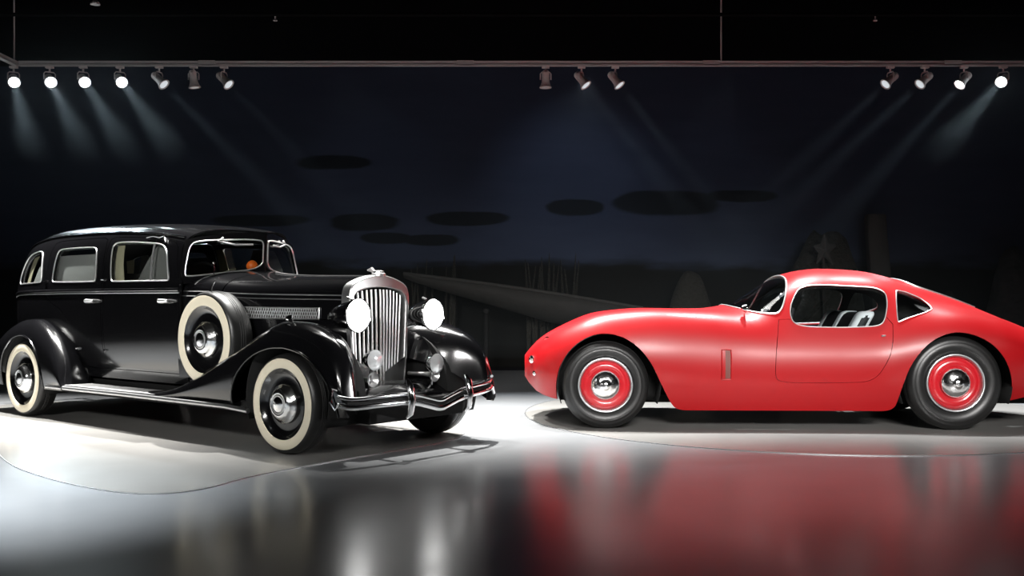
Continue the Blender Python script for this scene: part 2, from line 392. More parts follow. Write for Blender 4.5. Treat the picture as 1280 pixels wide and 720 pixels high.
quad('wall_right', [(XR, YB, 0), (XR, YB, ZC), (XR, YW, ZC), (XR, YW, 0)], M['wall'], n=(1, 0, 0))
quad('wall_front', [(XL, YB, 0), (XL, YB, ZC), (XR, YB, ZC), (XR, YB, 0)], M['wall'], n=(0, -1, 0))

def disc(name, outline, label, m, h=.006):
    n = len(outline); V = [(x, y, h) for x, y in outline] + [(x, y, 0) for x, y in outline]; c = np.mean(outline, axis=0)
    V += [(c[0]+(x-c[0])*.995, c[1]+(y-c[1])*.995, h) for x, y in outline]
    F = [tuple(range(2*n, 3*n))] + [(i, (i+1) % n, n+(i+1) % n, n+i) for i in range(n)] + [(2*n+i, 2*n+(i+1) % n, (i+1) % n, i) for i in range(n)]
    I = [0] + [1]*(2*n)
    o = mesh(name, V, F, [m, M['satin']], None, False, I)
    bm = bmesh.new(); bm.from_mesh(o.data); bmesh.ops.recalc_face_normals(bm, faces=bm.faces)
    if max(f.normal.z for f in bm.faces if len(f.verts) > 8) < 0: bmesh.ops.reverse_faces(bm, faces=bm.faces)
    bm.to_mesh(o.data); bm.free()
    return tag(o, label, 'turntable')
disc('floor_inlay', [(2.55+2.44*math.cos(a), 8.98+2.44*math.sin(a)) for a in np.linspace(0, 2*math.pi, 160, endpoint=False)],
     'low round floor turntable with bright rim under the red coupe', DISC)
_gl = [(-3.9,7.6),(-3.17,6.29),(-2.59,5.67),(-2.13,5.31),(-1.84,5.20),(-1.62,5.36),(-1.50,5.75),(-1.20,6.2),(-.85,6.66),(-.36,7.33),(-.35,8.0),(-1.1,9.3),(-2.6,10.2),(-4.6,10.2),(-5.2,9.2),(-4.7,8.3)]  # outline follows a tone edge on the floor
disc('floor_inlay', chaikin(_gl, 4), 'thin warm grey floor inlay with rounded front corner under the black saloon', DISC)

# painted mural on the back wall: hazy blue sky with dark lens-shaped islands
def mural_mat():
    m = bpy.data.materials.new('mural_paint'); m.use_nodes = True; nt = m.node_tree; b = nt.nodes['Principled BSDF']; L = nt.links.new
    def mth(op, a, c=None):
        n = nt.nodes.new('ShaderNodeMath'); n.operation = op
        for i, v in enumerate((a, c)):
            if v is None: continue
            if isinstance(v, (int, float)): n.inputs[i].default_value = v
            else: L(v, n.inputs[i])
        return n.outputs[0]
    tc = nt.nodes.new('ShaderNodeTexCoord'); sp = nt.nodes.new('ShaderNodeSeparateXYZ'); L(tc.outputs['Object'], sp.inputs[0])
    mp = nt.nodes.new('ShaderNodeMapping'); mp.inputs['Scale'].default_value = (.5, 1, 2.4); L(tc.outputs['Object'], mp.inputs[0])
    nz = nt.nodes.new('ShaderNodeTexNoise'); nz.inputs['Scale'].default_value = 2.5; nz.inputs['Detail'].default_value = 6; L(mp.outputs[0], nz.inputs['Vector'])
    wob = mth('MULTIPLY', mth('SUBTRACT', nz.outputs[0], .5), 1.2)
    X, Z = sp.outputs[0], sp.outputs[2]; acc = None
    for cx, cz, rx, rz in ((-2.10,2.12,.53,.13),(-.63,2.18,.60,.11),(-1.80,1.90,.38,.09),(-1.15,1.87,.42,.085),(.88,2.34,.42,.12),(2.24,2.40,.78,.18),(3.3,2.5,.55,.09),(-2.6,2.98,.55,.11),(-3.6,2.15,.7,.09)):
        u = mth('DIVIDE', mth('SUBTRACT', X, cx), rx); v = mth('DIVIDE', mth('SUBTRACT', Z, cz), rz)
        d = mth('ADD', mth('POWER', mth('ABSOLUTE', u), 2.6), mth('POWER', mth('ABSOLUTE', v), 2.2)); d = mth('ADD', d, wob)
        mr = nt.nodes.new('ShaderNodeMapRange'); mr.inputs[1].default_value = .75; mr.inputs[2].default_value = 1.15; mr.inputs[3].default_value = 1; mr.inputs[4].default_value = 0; L(d, mr.inputs[0])
        acc = mr.outputs[0] if acc is None else mth('MAXIMUM', acc, mr.outputs[0])
    sky = nt.nodes.new('ShaderNodeMix'); sky.data_type = 'RGBA'; sky.inputs[6].default_value = (.022,.030,.055,1); sky.inputs[7].default_value = (.040,.053,.088,1); L(nz.outputs[0], sky.inputs[0])
    # ground band of the painting
    gr = nt.nodes.new('ShaderNodeMapRange'); L(mth('ADD', Z, mth('MULTIPLY', wob, .35)), gr.inputs[0]); gr.inputs[1].default_value = 1.45; gr.inputs[2].default_value = 1.62; gr.inputs[3].default_value = 1; gr.inputs[4].default_value = 0
    g2 = nt.nodes.new('ShaderNodeMix'); g2.data_type = 'RGBA'; g2.inputs[7].default_value = (.0045,.0045,.004,1); L(gr.outputs[0], g2.inputs[0]); L(sky.outputs[2], g2.inputs[6])
    mx = nt.nodes.new('ShaderNodeMix'); mx.data_type = 'RGBA'; mx.inputs[7].default_value = (.006,.0075,.007,1); L(mth('MULTIPLY', acc, .85), mx.inputs[0]); L(g2.outputs[2], mx.inputs[6])
    L(mx.outputs[2], b.inputs['Base Color']); b.inputs['Roughness'].default_value = .9; b.inputs['Specular IOR Level'].default_value = .1
    return m
mu = quad('mural', [(-8.9, YW-.03, .05), (9.4, YW-.03, .05), (9.4, YW-.03, 4.36), (-8.9, YW-.03, 4.36)], mural_mat(), None, .03, (0, 1, 0))
tag(mu, 'dim blue painted mural with dark lens-shaped clouds on the back wall', 'mural')

# ================================================================ lighting rail, spots, pipe
TY, TZ = 12.0, 3.80
t = thing('lighting_rail', 'long grey ceiling rail with side branch carrying the spotlights', 'lighting rail', (0, TY, TZ))
b = MB()
def twin(b, a, c, up=(0, 0, 1)):
    a = Vector(a); c = Vector(c); d = (c-a).normalized(); s = d.cross(Vector(up)).normalized()
    for lo, hi, wd in ((-.028, -.012, .03), (.0, .03, .022)):
        q = [a+s*wd+Vector((0, 0, lo)), a-s*wd+Vector((0, 0, lo)), a-s*wd+Vector((0, 0, hi)), a+s*wd+Vector((0, 0, hi))]
        q += [p+(c-a) for p in q]; b.add(q, [(0,1,2,3),(7,6,5,4),(0,4,5,1),(1,5,6,2),(2,6,7,3),(3,7,4,0)])
    q = [a+s*.012+Vector((0, 0, -.012)), a-s*.012+Vector((0, 0, -.012)), a-s*.012, a+s*.012]; q += [p+(c-a) for p in q]
    b.add(q, [(0,1,2,3),(7,6,5,4),(0,4,5,1),(1,5,6,2),(2,6,7,3),(3,7,4,0)])
twin(b, (-5.82, 0, 0), (9.3, 0, 0)); b.build('rail', M['rail'], t, False)
b = MB(); twin(b, (-5.86, .02, 0), (-5.86, -8.5, 0)); b.build('branch_rail', M['rail'], t, False)
for x in (-5.88, 2.47):
    MB().tube([(x, 0, .03), (x, 0, ZC-TZ)], .010).build('hanging_rod', M['rail'], t)
for x in (-3.6, -.55, 2.35, 5.2):
    MB().box((x-.10, -.03, -.0275), (x+.10, .03, .036)).build('rail_joint', M['rail'], t, False, .004)

def make_spot():
    r = thing('track_spotlight', 'x', 'spotlight', (0, 0, -50))
    m_ = MB(); m_.box((-.045, -.025, -.055), (.045, .025, -.028)); m_.tube([(0, 0, -.05), (0, 0, -.10)], .012); m_.build('mount', M['can'], r, True, .004)
    y = MB(); y.tube([(-.062, 0, -.19), (-.062, 0, -.12), (-.045, 0, -.10), (.045, 0, -.10), (.062, 0, -.12), (.062, 0, -.19)], .0075); y.build('yoke', M['can'], r)
    c = MB().lathe([(.001, -.115), (.028, -.113), (.040, -.10), (.043, -.04), (.047, .03), (.062, .075), (.066, .085), (.060, .086), (.052, .06), (.001, .055)], ax=(0, 0, -1), seg=28)
    for d in (-.08, -.06, -.04): c.lathe([(.040, d-.004), (.047, d-.003), (.047, d+.003), (.040, d+.004)], ax=(0, 0, -1), seg=28)
    can = c.build('can', M['can'], r); can.location = (0, 0, -.19)
    ln = MB().lathe([(.055, .088), (.040, .094), (.001, .097)], ax=(0, 0, -1), seg=28).build('lens', [M['coolens']], can)
    rg = MB().lathe([(.060, .080), (.070, .080), (.072, .094), (.066, .097), (.058, .092), (.060, .080)], ax=(0, 0, -1), seg=28).build('lens_ring', [M['can']], can)
    return r
def copy_tree(o, parent=None):
    c = o.copy(); COL.objects.link(c); c.parent = parent
    for ch in o.children:
        if ch.type != 'LIGHT': copy_tree(ch, c)
    return c
SP = make_spot()
# px across the picture, where the beam points, kind of lens, beam power, words
spots = [
 (17, (-2.58, 6.5, 0), 'cool', 125, 'leftmost of the ceiling spots, burning bright beside the rail corner'),
 (62, (-1.75, 6.5, 0), 'cool', 125, 'second spotlight from the left end of the rail, burning bright'),
 (104, (-1.25, 6.5, 0), 'cool', 125, 'third spotlight from the left end of the rail, burning bright'),
 (150, (-.70, 6.5, 0), 'cool', 125, 'fourth spotlight from the left, the last of the bright left row'),
 (199, (-.42, 10.8, 0), 'mid', 55, 'grey spotlight with pale lens, fifth from the left, beside the bright row'),
 (242, (-3.3, 12.2, 0), 'dim', 0, 'grey twin-stemmed spotlight hanging straight down, sixth from the left'),
 (280, (.27, 10.8, 0), 'mid', 22, 'grey spotlight with small pale lens turned right, seventh from the left'),
 (682, (.38, 12.05, 0), 'off', 0, 'unlit grey spotlight hanging straight down, leftmost of the middle trio'),
 (727, (3.4, 10.8, 0), 'mid', 55, 'grey spotlight in the middle of the central trio with thin white lens'),
 (769, (3.77, 10.8, 0), 'mid', 45, 'grey spotlight tipped right, rightmost of the central trio'),
 (1113, (.36, 10.8, 0), 'mid', 34, 'spotlight tipped left with small pale lens, first of the right row'),
 (1156, (.72, 10.8, 0), 'mid', 48, 'spotlight in a pale yoke pointing left, second of the right row'),
 (1205, (1.8, 10.8, 0), 'warm', 65, 'half-bright spotlight in the right row beside the brightest one'),
 (1254, (.97, 6.5, 0), 'cool', 110, 'rightmost spotlight on the rail, burning blue-white near the picture edge'),
]
lensm = dict(cool=M['coolens'], warm=mat('warm_spot_lens', (.9, .9, .9), .2, emit=(.95, .97, 1), es=12), mid=M['dimlens'], dim=mat('dull_spot_lens', (.4, .4, .4), .3, emit=(1, 1, 1), es=.3), off=M['can'])
first = True; lensmesh = {}
for px, tgt, kind, pw, words in spots:
    o = SP if first else copy_tree(SP); first = False
    x = (px-640)/1270*TY; o.location = (x, TY, TZ); o['label'] = words; o['category'] = 'spotlight'; o['group'] = 'spotlights on the ceiling rail'
    can = [c for c in o.children if c.name.startswith('can')][0]; piv = Vector((x, TY, TZ-.19)); d = (Vector(tgt)-piv).normalized()
    q = d.to_track_quat('-Z', 'Y')
    can.rotation_euler = q.to_euler()
    yk = [c for c in o.children if c.name.startswith('yoke')][0]; yk.rotation_euler = (0, 0, math.atan2(d.x, -d.y) if abs(d.y) > .1 else 0)
    ln = [c for c in can.children if c.name.split('.')[0] == 'lens'][0]
    if kind not in lensmesh:
        me = ln.data.copy(); me.materials.clear(); me.materials.append(lensm[kind]); lensmesh[kind] = me
    ln.data = lensmesh[kind]
    if pw:
        l = bpy.data.lights.new('spot_beam', 'SPOT'); l.energy = pw*8; l.spot_size = math.radians(11 if kind == 'cool' else 9); l.spot_blend = .8; l.shadow_soft_size = .045
        l.color = (.78, .93, 1) if kind == 'cool' else (.72, .86, 1)
        lo = bpy.data.objects.new('spot_beam', l); link(lo, o); lo.location = Vector((0, 0, -.19)) + d*.11; lo.rotation_euler = q.to_euler()
# wide lamps at the rail that wash the mural
for x, p in ((-2.0, 9), (.9, 62), (2.6, 9)):
    l = bpy.data.lights.new('mural_wash', 'SPOT'); l.energy = p; l.spot_size = math.radians(70); l.spot_blend = 1; l.color = (.75, .85, 1); l.shadow_soft_size = .05
    lo = bpy.data.objects.new('mural_wash', l); link(lo); lo.location = (x, 12.2, 3.7); lo.rotation_euler = (Vector((x, 14.6, 2.5))-Vector((x, 12.2, 3.7))).to_track_quat('-Z', 'Y').to_euler()

t = thing('ceiling_pipe', 'thin black pipe run under the dark ceiling with small sprinkler heads', 'pipe', (0, 11.5, 4.24))
MB().tube([(-8.8, 0, 0), (9.3, 0, 0)], .022).build('pipe', M['ceil'], t)
for px in (344, 1094):
    x = (px-640)/1270*11.5
    s = MB().tube([(x, 0, -.02), (x, 0, -.06)], .009); s.lathe([(.001, 0), (.02, .004), (.026, .014), (.020, .020), (.001, .024)], (x, 0, -.055), (0, 0, -1), 16); s.build('sprinkler_head', M['can'], t)
t = thing('ceiling_pendant', 'small pale dome pendant at the top edge above the left spots', 'pendant lamp', ((119-640)/1270*11.2, 11.2, 4.28))
MB().tube([(0, 0, .03), (0, 0, ZC-4.28)], .005).build('cord', M['ceil'], t)
MB().lathe([(.008, .04), (.02, .035), (.05, .0), (.052, -.015), (.045, -.015), (.001, .0)], ax=(0, 0, 1), seg=24).build('shade', M['can'], t)

# ================================================================ shared wheel
def wheel(parent, loc, R, W, rim, out, kind, name='wheel'):
    """out = -1 when the outer face looks towards -y; axis along y. Origin at the hub, y=0 on the outer tyre face"""
    e = Vector((0, -out, 0))      # inward
    x, y, z = loc; prof = []
    # tyre section, d = distance inward from the outer face
    if kind == 'white':
        prof = [(rim, .02), (rim+.01, .004), (R-.030, .0), (R-.016, .008), (R-.004, .03), (R, .06), (R, W-.06), (R-.004, W-.03), (R-.03, W), (rim, W-.02), (rim, .02)]
    else:
        prof = [(rim-.01, .045), (rim+.005, .022), (rim+.035, .006), (rim+.06, .0), (R-.055, .004), (R-.048, .010), (R-.040, .010), (R-.028, .018), (R-.010, .034), (R-.002, .05), (R, .07), (R, W-.07), (R-.01, W-.035), (R-.05, W), (rim, W-.02), (rim-.01, .045)]
    b = MB().lathe(prof, (0, 0, 0), e, 72)
    for k in range(1, 4):    # tread grooves read as ribs
        d = .06 + (W-.12)*k/4; b.lathe([(R-.001, d-.006), (R+.0025, d-.004), (R+.0025, d+.004), (R-.001, d+.006)], (0, 0, 0), e, 72)
    ty = b.build(name, M['tyre'], parent, auto=60); ty.location = loc
    if kind == 'white':
        MB().lathe([(rim+.006, .006), (rim+.012, -.003), (rim+.03, -.007), (R-.040, -.006), (R-.030, -.001), (R-.031, .006)], (0, 0, 0), e, 72).build('whitewall', M['white'], ty)
        MB().lathe([(rim+.012, .0), (rim+.004, .004), (rim-.01, .02), (rim-.03, .035), (rim-.05, .04), (.12, .03), (.10, .03), (.001, .03)], (0, 0, 0), e, 64).build('wheel_disc', M['black'], ty, auto=60)
        MB().lathe([(.125, .032), (.130, .018), (.124, .008), (.112, .004), (.105, -.012), (.080, -.030), (.070, -.031), (.062, -.026), (.040, -.034), (.001, -.038)], (0, 0, 0), e, 48).build('hubcap', M['hubchrome'], ty, auto=50)
        MB().lathe([(.066, -.029), (.058, -.033), (.050, -.031)], (0, 0, 0), e, 48).build('hub_medallion', M['satin'], ty)
    else:
        MB().lathe([(rim-.006, .05), (rim+.004, .022), (rim+.002, .008), (rim-.006, .004), (rim-.016, .010), (rim-.022, .030), (rim-.03, .05)], (0, 0, 0), e, 72).build('rim', M['satin'], ty, auto=70)
        MB().lathe([(rim-.022, .045), (rim-.03, .03), (rim-.05, .018), (.145, .012), (.13, .022), (.11, .03), (.001, .03)], (0, 0, 0), e, 64).build('wheel_disc', M['redwheel'], ty, auto=70)
        hc = MB().lathe([(.110, .03), (.116, .010), (.110, .0), (.098, -.014), (.078, -.028), (.050, -.038), (.034, -.041), (.030, -.047), (.018, -.051), (.001, -.052)], (0, 0, 0), e, 48)
        hub = hc.build('hubcap', M['hubchrome'], ty, auto=60)
    # closed back of the wheel
    MB().lathe([(rim, W-.03), (.06, W-.05), (.001, W-.05)], (0, 0, 0), e, 32).build('brake_drum', M['dark'], ty)
    return ty

# ================================================================ red coupe
RX = thing('red_coupe', 'glossy red two-door fastback coupe with red wheels and chrome hubcaps, right side of the picture', 'car', (0.7222, 7.8395, .009), math.atan2(-.03581, .99936))
R = RED
WIN = [(1.52,4.356),(1.583,4.50),(1.72,4.47),(1.891,4.41),(2.05,4.40),(2.14,4.375),(2.203,4.22),(2.205,3.9),(2.194,3.6),(2.163,3.156),(2.121,2.97),(2.0,2.94),(1.845,2.925),(1.65,2.94),(1.54,2.973),(1.466,3.085),(1.444,3.37),(1.450,3.7),(1.469,3.95)]
WIN = chaikin(WIN, 2)
QTR = chaikin([(2.30,4.36),(2.31,4.38),(2.378,4.37),(2.43,4.26),(2.482,4.14),(2.525,3.8),(2.536,3.52),(2.525,3.42),(2.481,3.31),(2.36,3.17),(2.27,3.05),(2.255,3.05),(2.265,3.5),(2.28,4.0)], 2)
# windscreen (near half) as an open shape running to the centre line
WSb = chaikin([(1.03,6.0),(1.04,5.2),(1.075,4.55),(1.143,3.98),(1.22,3.72),(1.30,3.58),(1.351,3.56),(1.385,3.72),(1.42,4.1),(1.455,4.7),(1.478,5.15),(1.49,5.6),(1.498,6.0)], 3, False)
FA = chaikin([(-.373,-.01),(-.385,.5),(-.375,1.1),(-.35,1.558),(-.27,2.10),(-.133,2.37),(.051,2.36),(.204,2.134),(.337,1.656),(.418,.967),(.495,.34),(.53,.12),(.58,.01),(.66,-.01)], 2, False)
RA = chaikin([(2.12,-.01),(2.185,.02),(2.225,.14),(2.24,.34),(2.261,.789),(2.314,1.532),(2.444,2.13),(2.60,2.35),(2.769,2.277),(2.912,1.944),(3.024,1.335),(3.10,.65),(3.115,.15),(3.11,-.01)], 2, False)
FA = [(a, max(b, 0)) for a, b in FA]; RA = [(a, max(b, 0)) for a, b in RA]
s0, s1 = R.s0, R.s1
RW = chaikin([(2.42,5.999),(2.43,5.5),(2.47,5.05),(2.60,4.95),(2.85,4.98),(3.02,5.15),(3.08,5.6),(3.09,5.999)], 2, False)   # rear window, half
outer = [(s0, 0)] + FA + RA + [(s1, 0), (s1, 6)] + [(a, min(b, 6)) for a, b in RW[::-1]] + WSb[::-1] + [(s0, 6)]
DL = [(1.352,3.30),(1.335,2.8),(1.309,2.118),(1.299,1.447),(1.305,1.2),(1.332,1.085),(1.399,1.033),(1.6,1.03),(1.794,1.038),(1.93,1.045),(2.006,1.075),(2.07,1.22),(2.111,1.433),(2.177,1.935),(2.205,2.466),(2.218,3.0)]
DLs = chaikin(DL, 2, False)
# one opening for window and door together
wl = [p for p in WIN]
i0 = min(range(len(wl)), key=lambda i: math.dist(wl[i], (1.452, 3.25))); i1 = min(range(len(wl)), key=lambda i: math.dist(wl[i], (2.180, 3.30)))
# go round the top of the window from i1 to i0 on the side that passes t=4.4
def arcpts(a, b):
    out = [wl[a]]; i = a
    while i != b: i = (i+1) % len(wl); out.append(wl[i])
    return out
A1 = arcpts(i1, i0); A2 = arcpts(i0, i1)
top, bot = (A1, A2) if max(p[1] for p in A1) > max(p[1] for p in A2) else (A2, A1)
if math.dist(top[0], wl[i1]) > 1e-9: top = top[::-1]
if math.dist(bot[0], wl[i0]) > 1e-9: bot = bot[::-1]
opening = DLs + top            # door seam down, across, up the back, then over the window top back to the front
door = DLs + [(p[0], p[1]) for p in bot[::-1]]
INR = [M['red'], M['trim']]
panel('body', R, outer, [opening, QTR], INR, RX, both=True, du=.06, dv=.125, thick=.010)
dshape = inset(door, .004)
for far in (False, True):
    d = panel('door', R, dshape, [], INR, RX, far=far, du=.06, dv=.125, thick=.02)
    b = MB().tube(on(R, [(2.12, 2.60), (2.15, 2.60)], 1, .006, far), .006); b.build('door_lock', M['chrome'], d)
    MB().tube(on(R, dense(WIN, .05), 1, .002, far), .0048, True, 8).build('window_frame', M['nickel'], RX)
    MB().tube(on(R, dense(QTR, .05), 1, .002, far), .0042, True, 8).build('quarter_window_frame', M['nickel'], RX)
    panel('side_window', R, inset(WIN, -.006), [], M['clearglass'], RX, far=far, du=.1, dv=.2, thick=.004, off=-.012)
    panel('quarter_window', R, inset(QTR, -.006), [], M['clearglass'], RX, far=far, du=.1, dv=.2, thick=.004, off=-.012)
WSl = [(a, min(b, 6)) for a, b in WSb]
fr = on(R, WSl, 1, .002); fr2 = on(R, WSl[::-1], 1, .002, True)
MB().tube(fr + fr2[1:-1], .0075, True, 8).build('windscreen_frame', M['nickel'], RX)
panel('windscreen', R, WSl, [], M['clearglass'], RX, both=True, du=.05, dv=.2, thick=.004, off=-.006)
RWl = [(a, min(b, 6)) for a, b in RW]
MB().tube(on(R, RWl, 1, .002) + on(R, RWl[::-1], 1, .002, True)[1:-1], .008, True, 8).build('rear_window_frame', M['nickel'], RX)
panel('rear_window', R, RWl, [], M['clearglass'], RX, both=True, du=.06, dv=.2, thick=.004, off=-.006)
# cowl-side vent: flush insert painted as the slot's shade, raised lip, both flanks
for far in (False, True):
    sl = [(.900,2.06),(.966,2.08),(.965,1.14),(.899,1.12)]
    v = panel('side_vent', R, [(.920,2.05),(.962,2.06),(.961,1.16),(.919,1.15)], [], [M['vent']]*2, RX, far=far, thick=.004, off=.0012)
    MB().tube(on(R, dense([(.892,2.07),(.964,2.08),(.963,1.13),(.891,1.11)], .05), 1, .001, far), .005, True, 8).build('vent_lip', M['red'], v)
# wheel wells, floor pan, interior
def well(cx, cz, r, w0, w1, parent, name='wheel_well', fx=1):
    b = MB(); n = 24; V = []; F = []
    for k in range(n+1):
        a = math.pi*(-.12 + 1.24*k/n)
        V += [(fx*(cx+r*math.cos(a)), w0, cz+r*math.sin(a)), (fx*(cx+r*math.cos(a)), w1, cz+r*math.sin(a))]
    F = [(2*k, 2*k+1, 2*k+3, 2*k+2) for k in range(n)]
    c = len(V); V.append((fx*cx, w1, cz-.05)); F += [(c, 2*k+1, 2*k+3) for k in range(n)]; F.append((c, 1, 2*n+1))
    b.add(V, F); o = b.build(name, M['dark'], parent, auto=50)
    so = o.modifiers.new('thickness', 'SOLIDIFY'); so.thickness = .006; so.offset = 0
    return o
for cx, cz, r in ((.03, .34, .40), (2.68, .36, .43)):
    well(cx, cz, r, .05, .34, RX); well(cx, cz, r, 1.55, 1.26, RX)
b = MB(); b.box((-.22, .40, .17), (3.45, 1.20, .24)); b.box((.62, .12, .145), (2.18, 1.48, .20)); b.build('floor_pan', M['dark'], RX, False, .01)
for s_, w_, R_, far in ((0.0, 0, .338, 0), (2.672, 0, .362, 0), (0.0, 1.6, .338, 1), (2.672, 1.6, .362, 1)):
    rim = .212 if s_ < 1 else .222
    wheel(RX, (s_, w_+(.012 if not far else -.012), R_), R_, .20, rim, 1 if far else -1, 'red')
def seat(parent, x, y, mm, stripes, fx=1, w=.50, back=.60):
    b = MB(); o = rbox('seat_cushion', (x-.26, y-w/2, .26), (x+.22, y+w/2, .40), mm, parent, .05)
    def lean(v): return (v[0] + (v[2]-.36)*.34, v[1], v[2])
    o2 = rbox('seat_back', (x+.14, y-w/2, .36), (x+.27, y+w/2, .36+back), mm, parent, .055, lean)
    if stripes:
        for dy in (-.13, .0, .13):
            b = MB(); z0, z1 = .40, .36+back+.004
            b.box((x+.128, y+dy-.022, z0), (x+.150, y+dy+.022, z1-.03), 0, lean); b.box((x+.15, y+dy-.022, z1-.02), (x+.26, y+dy+.022, z1+.004), 0, lean)
            b.build('seat_stripe', M['stripe'], o2, True, .008)
    return o
rbox('seat_cushion', (1.28, .28, .24), (1.84, 1.32, .40), M['trim'], RX, .05)
def lean(v): return (v[0] + (v[2]-.36)*.55, v[1], v[2])
sb = rbox('seat_back', (1.74, .28, .34), (1.86, 1.32, .90), M['trim'], RX, .05, lean)
for w_ in (.36, .80, 1.24):
    MB().box((1.730, w_-.075, .40), (1.868, w_+.075, .908), 0, lean).build('seat_stripe', M['stripe'], sb, True, .045)
rbox('parcel_shelf', (2.15, .25, .55), (3.0, 1.35, .62), M['trim'], RX, .02)
rbox('dashboard', (1.18, .30, .58), (1.36, 1.30, .80), M['trim'], RX, .05)
b = MB(); cx, cy, cz = 1.46, .50, .78; ax = Vector((-.85, 0, .5)).normalized(); u_ = Vector((0, 1, 0)); v_ = ax.cross(u_)
b.tube([Vector((cx, cy, cz)) + (u_*math.cos(a)+v_*math.sin(a))*.17 for a in np.linspace(0, 2*math.pi, 32, endpoint=False)], .012, True)
for a in (0.5, 2.6, 4.7): b.tube([(cx, cy, cz), Vector((cx, cy, cz)) + (u_*math.cos(a)+v_*math.sin(a))*.17], .007)
b.tube([(cx, cy, cz), Vector((cx, cy, cz)) - ax*-.15], .015); b.build('steering_wheel', M['trim'], RX)
# front: oval grille mouth, headlamps, indicator, mirror; rear lamps
for far in (False, True):
    p = on(R, [(-.49, 3.1)], 1, -.045, far)[0]; sg = 1 if far else -1
    ax = Vector((-.86, sg*.42, .28)).normalized()
    h = MB().lathe([(.078, -.03), (.082, .0), (.078, .016), (.070, .019), (.066, .010)], p, ax, 32).build('headlamp', M['chrome'], RX)
    MB().lathe([(.068, .010), (.05, .020), (.03, .026), (.001, .028)], p, ax, 32).build('lens', M['clearlens'], h)
    p = on(R, [(-.575, 2.3)], 1, .0, far)[0]
    MB().lathe([(.030, -.01), (.032, .006), (.022, .016), (.001, .020)], p, Vector((-.8, sg*.6, .05)), 20).build('indicator_lamp', M['chrome'], RX)
    p = on(R, [(-.55, 1.2)], 1, .0, far)[0]
    MB().lathe([(.018, -.01), (.02, .008), (.012, .016), (.001, .018)], p, Vector((-.8, sg*.6, -.1)), 16).build('bumper_stud', M['chrome'], RX)
    p = on(R, [(3.74, 2.4)], 1, .0, far)[0]
    MB().lathe([(.045, -.02), (.045, .01), (.03, .022), (.001, .026)], p, Vector((.9, sg*.5, .1)), 24).build('tail_lamp', M['amber'], RX)
b = MB().lathe([(.001, .02), (.10, .02), (.16, .01), (.165, -.01), (.15, -.02), (.001, -.02)], (0, 0, 0), (1, 0, 0), 40)
g = b.build('grille_mouth', M['dark'], RX); g.location = (-.59, .80, .43); g.scale = (1, 1.5, .55)
b = MB()
for k in range(9): b.box((-.018, -.15+.0375*k-.003, -.10+.006*abs(k-4)), (-.024, -.15+.0375*k+.003, .10-.006*abs(k-4)))
gb = b.build('grille_bars', M['chrome'], g); 
mp = on(R, [(1.10, 3.55)], 1, .0)[0]
b = MB().tube([mp, (mp[0], mp[1]-.02, mp[2]+.05)], .006); mr_ = b.build('wing_mirror', M['chrome'], RX)
MB().lathe([(.001, -.03), (.022, -.022), (.032, .0), (.034, .012), (.030, .012), (.001, .008)], (mp[0], mp[1]-.02, mp[2]+.06), (1, 0, 0), 24).build('mirror_head', M['chrome'], mr_)

# ================================================================ black saloon
BX = thing('black_saloon', 'long black 1930s limousine with whitewall tyres and chrome grille, left side of the picture', 'car', (-1.4845, 6.5464, .009), math.atan2(-.62873, .77763))
K = BLK; fx = -1; BB = [M['black'], M['trim']]
def dz(x): return x
FW = [(2.394,2.95),(2.42,3.4),(2.438,4.006),(2.43,4.12),(2.39,4.22),(2.2,4.235),(1.9,4.215),(1.75,4.18),(1.68,4.02),(1.649,3.816),(1.61,3.4),(1.576,2.98),(1.60,2.94),(2.0,2.94),(2.36,2.93)]
RWn = [(3.36,3.0),(3.355,3.4),(3.33,3.95),(3.30,4.06),(3.2,4.09),(2.78,4.09),(2.70,4.05),(2.672,3.9),(2.65,3.4),(2.64,2.98),(2.67,2.94),(3.0,2.94),(3.33,2.95)]
QW = [(4.02,2.98),(4.03,3.3),(3.98,3.7),(3.90,4.0),(3.82,4.10),(3.68,4.12),(3.62,4.06),(3.59,3.7),(3.56,3.2),(3.56,3.0),(3.60,2.95),(3.98,2.94)]
FW, RWn, QW = chaikin(FW, 2), chaikin(RWn, 2), chaikin(QW, 2)
FD = [(1.44,.30),(1.44,3.0),(1.50,3.6),(1.53,4.1),(1.60,4.36),(1.75,4.42),(2.44,4.44),(2.505,4.36),(2.515,4.0),(2.515,.30)]
RD = [(2.545,.30),(2.545,4.0),(2.56,4.36),(2.62,4.44),(3.33,4.42),(3.42,4.34),(3.46,4.0),(3.47,3.0),(3.47,2.45),(3.38,2.2),(3.20,1.95),(3.05,1.5),(2.97,1.0),(2.93,.6),(2.92,.30)]
def hsec(S, t, s): return S.hz(s, t)[0]
# the front edge of the roof follows the V of the windscreen
ftop = []
for tt in np.linspace(4.3, 6, 12):
    h = K.hz(1.3, tt)[0]; ftop.append((1.12 + .36*min(1, h/.5), tt))
outline = [(1.41, 0), (4.49, 0), (4.49, 6)] + ftop[::-1] + [(1.47, 4.0), (1.44, 3.3), (1.41, 2.9)]
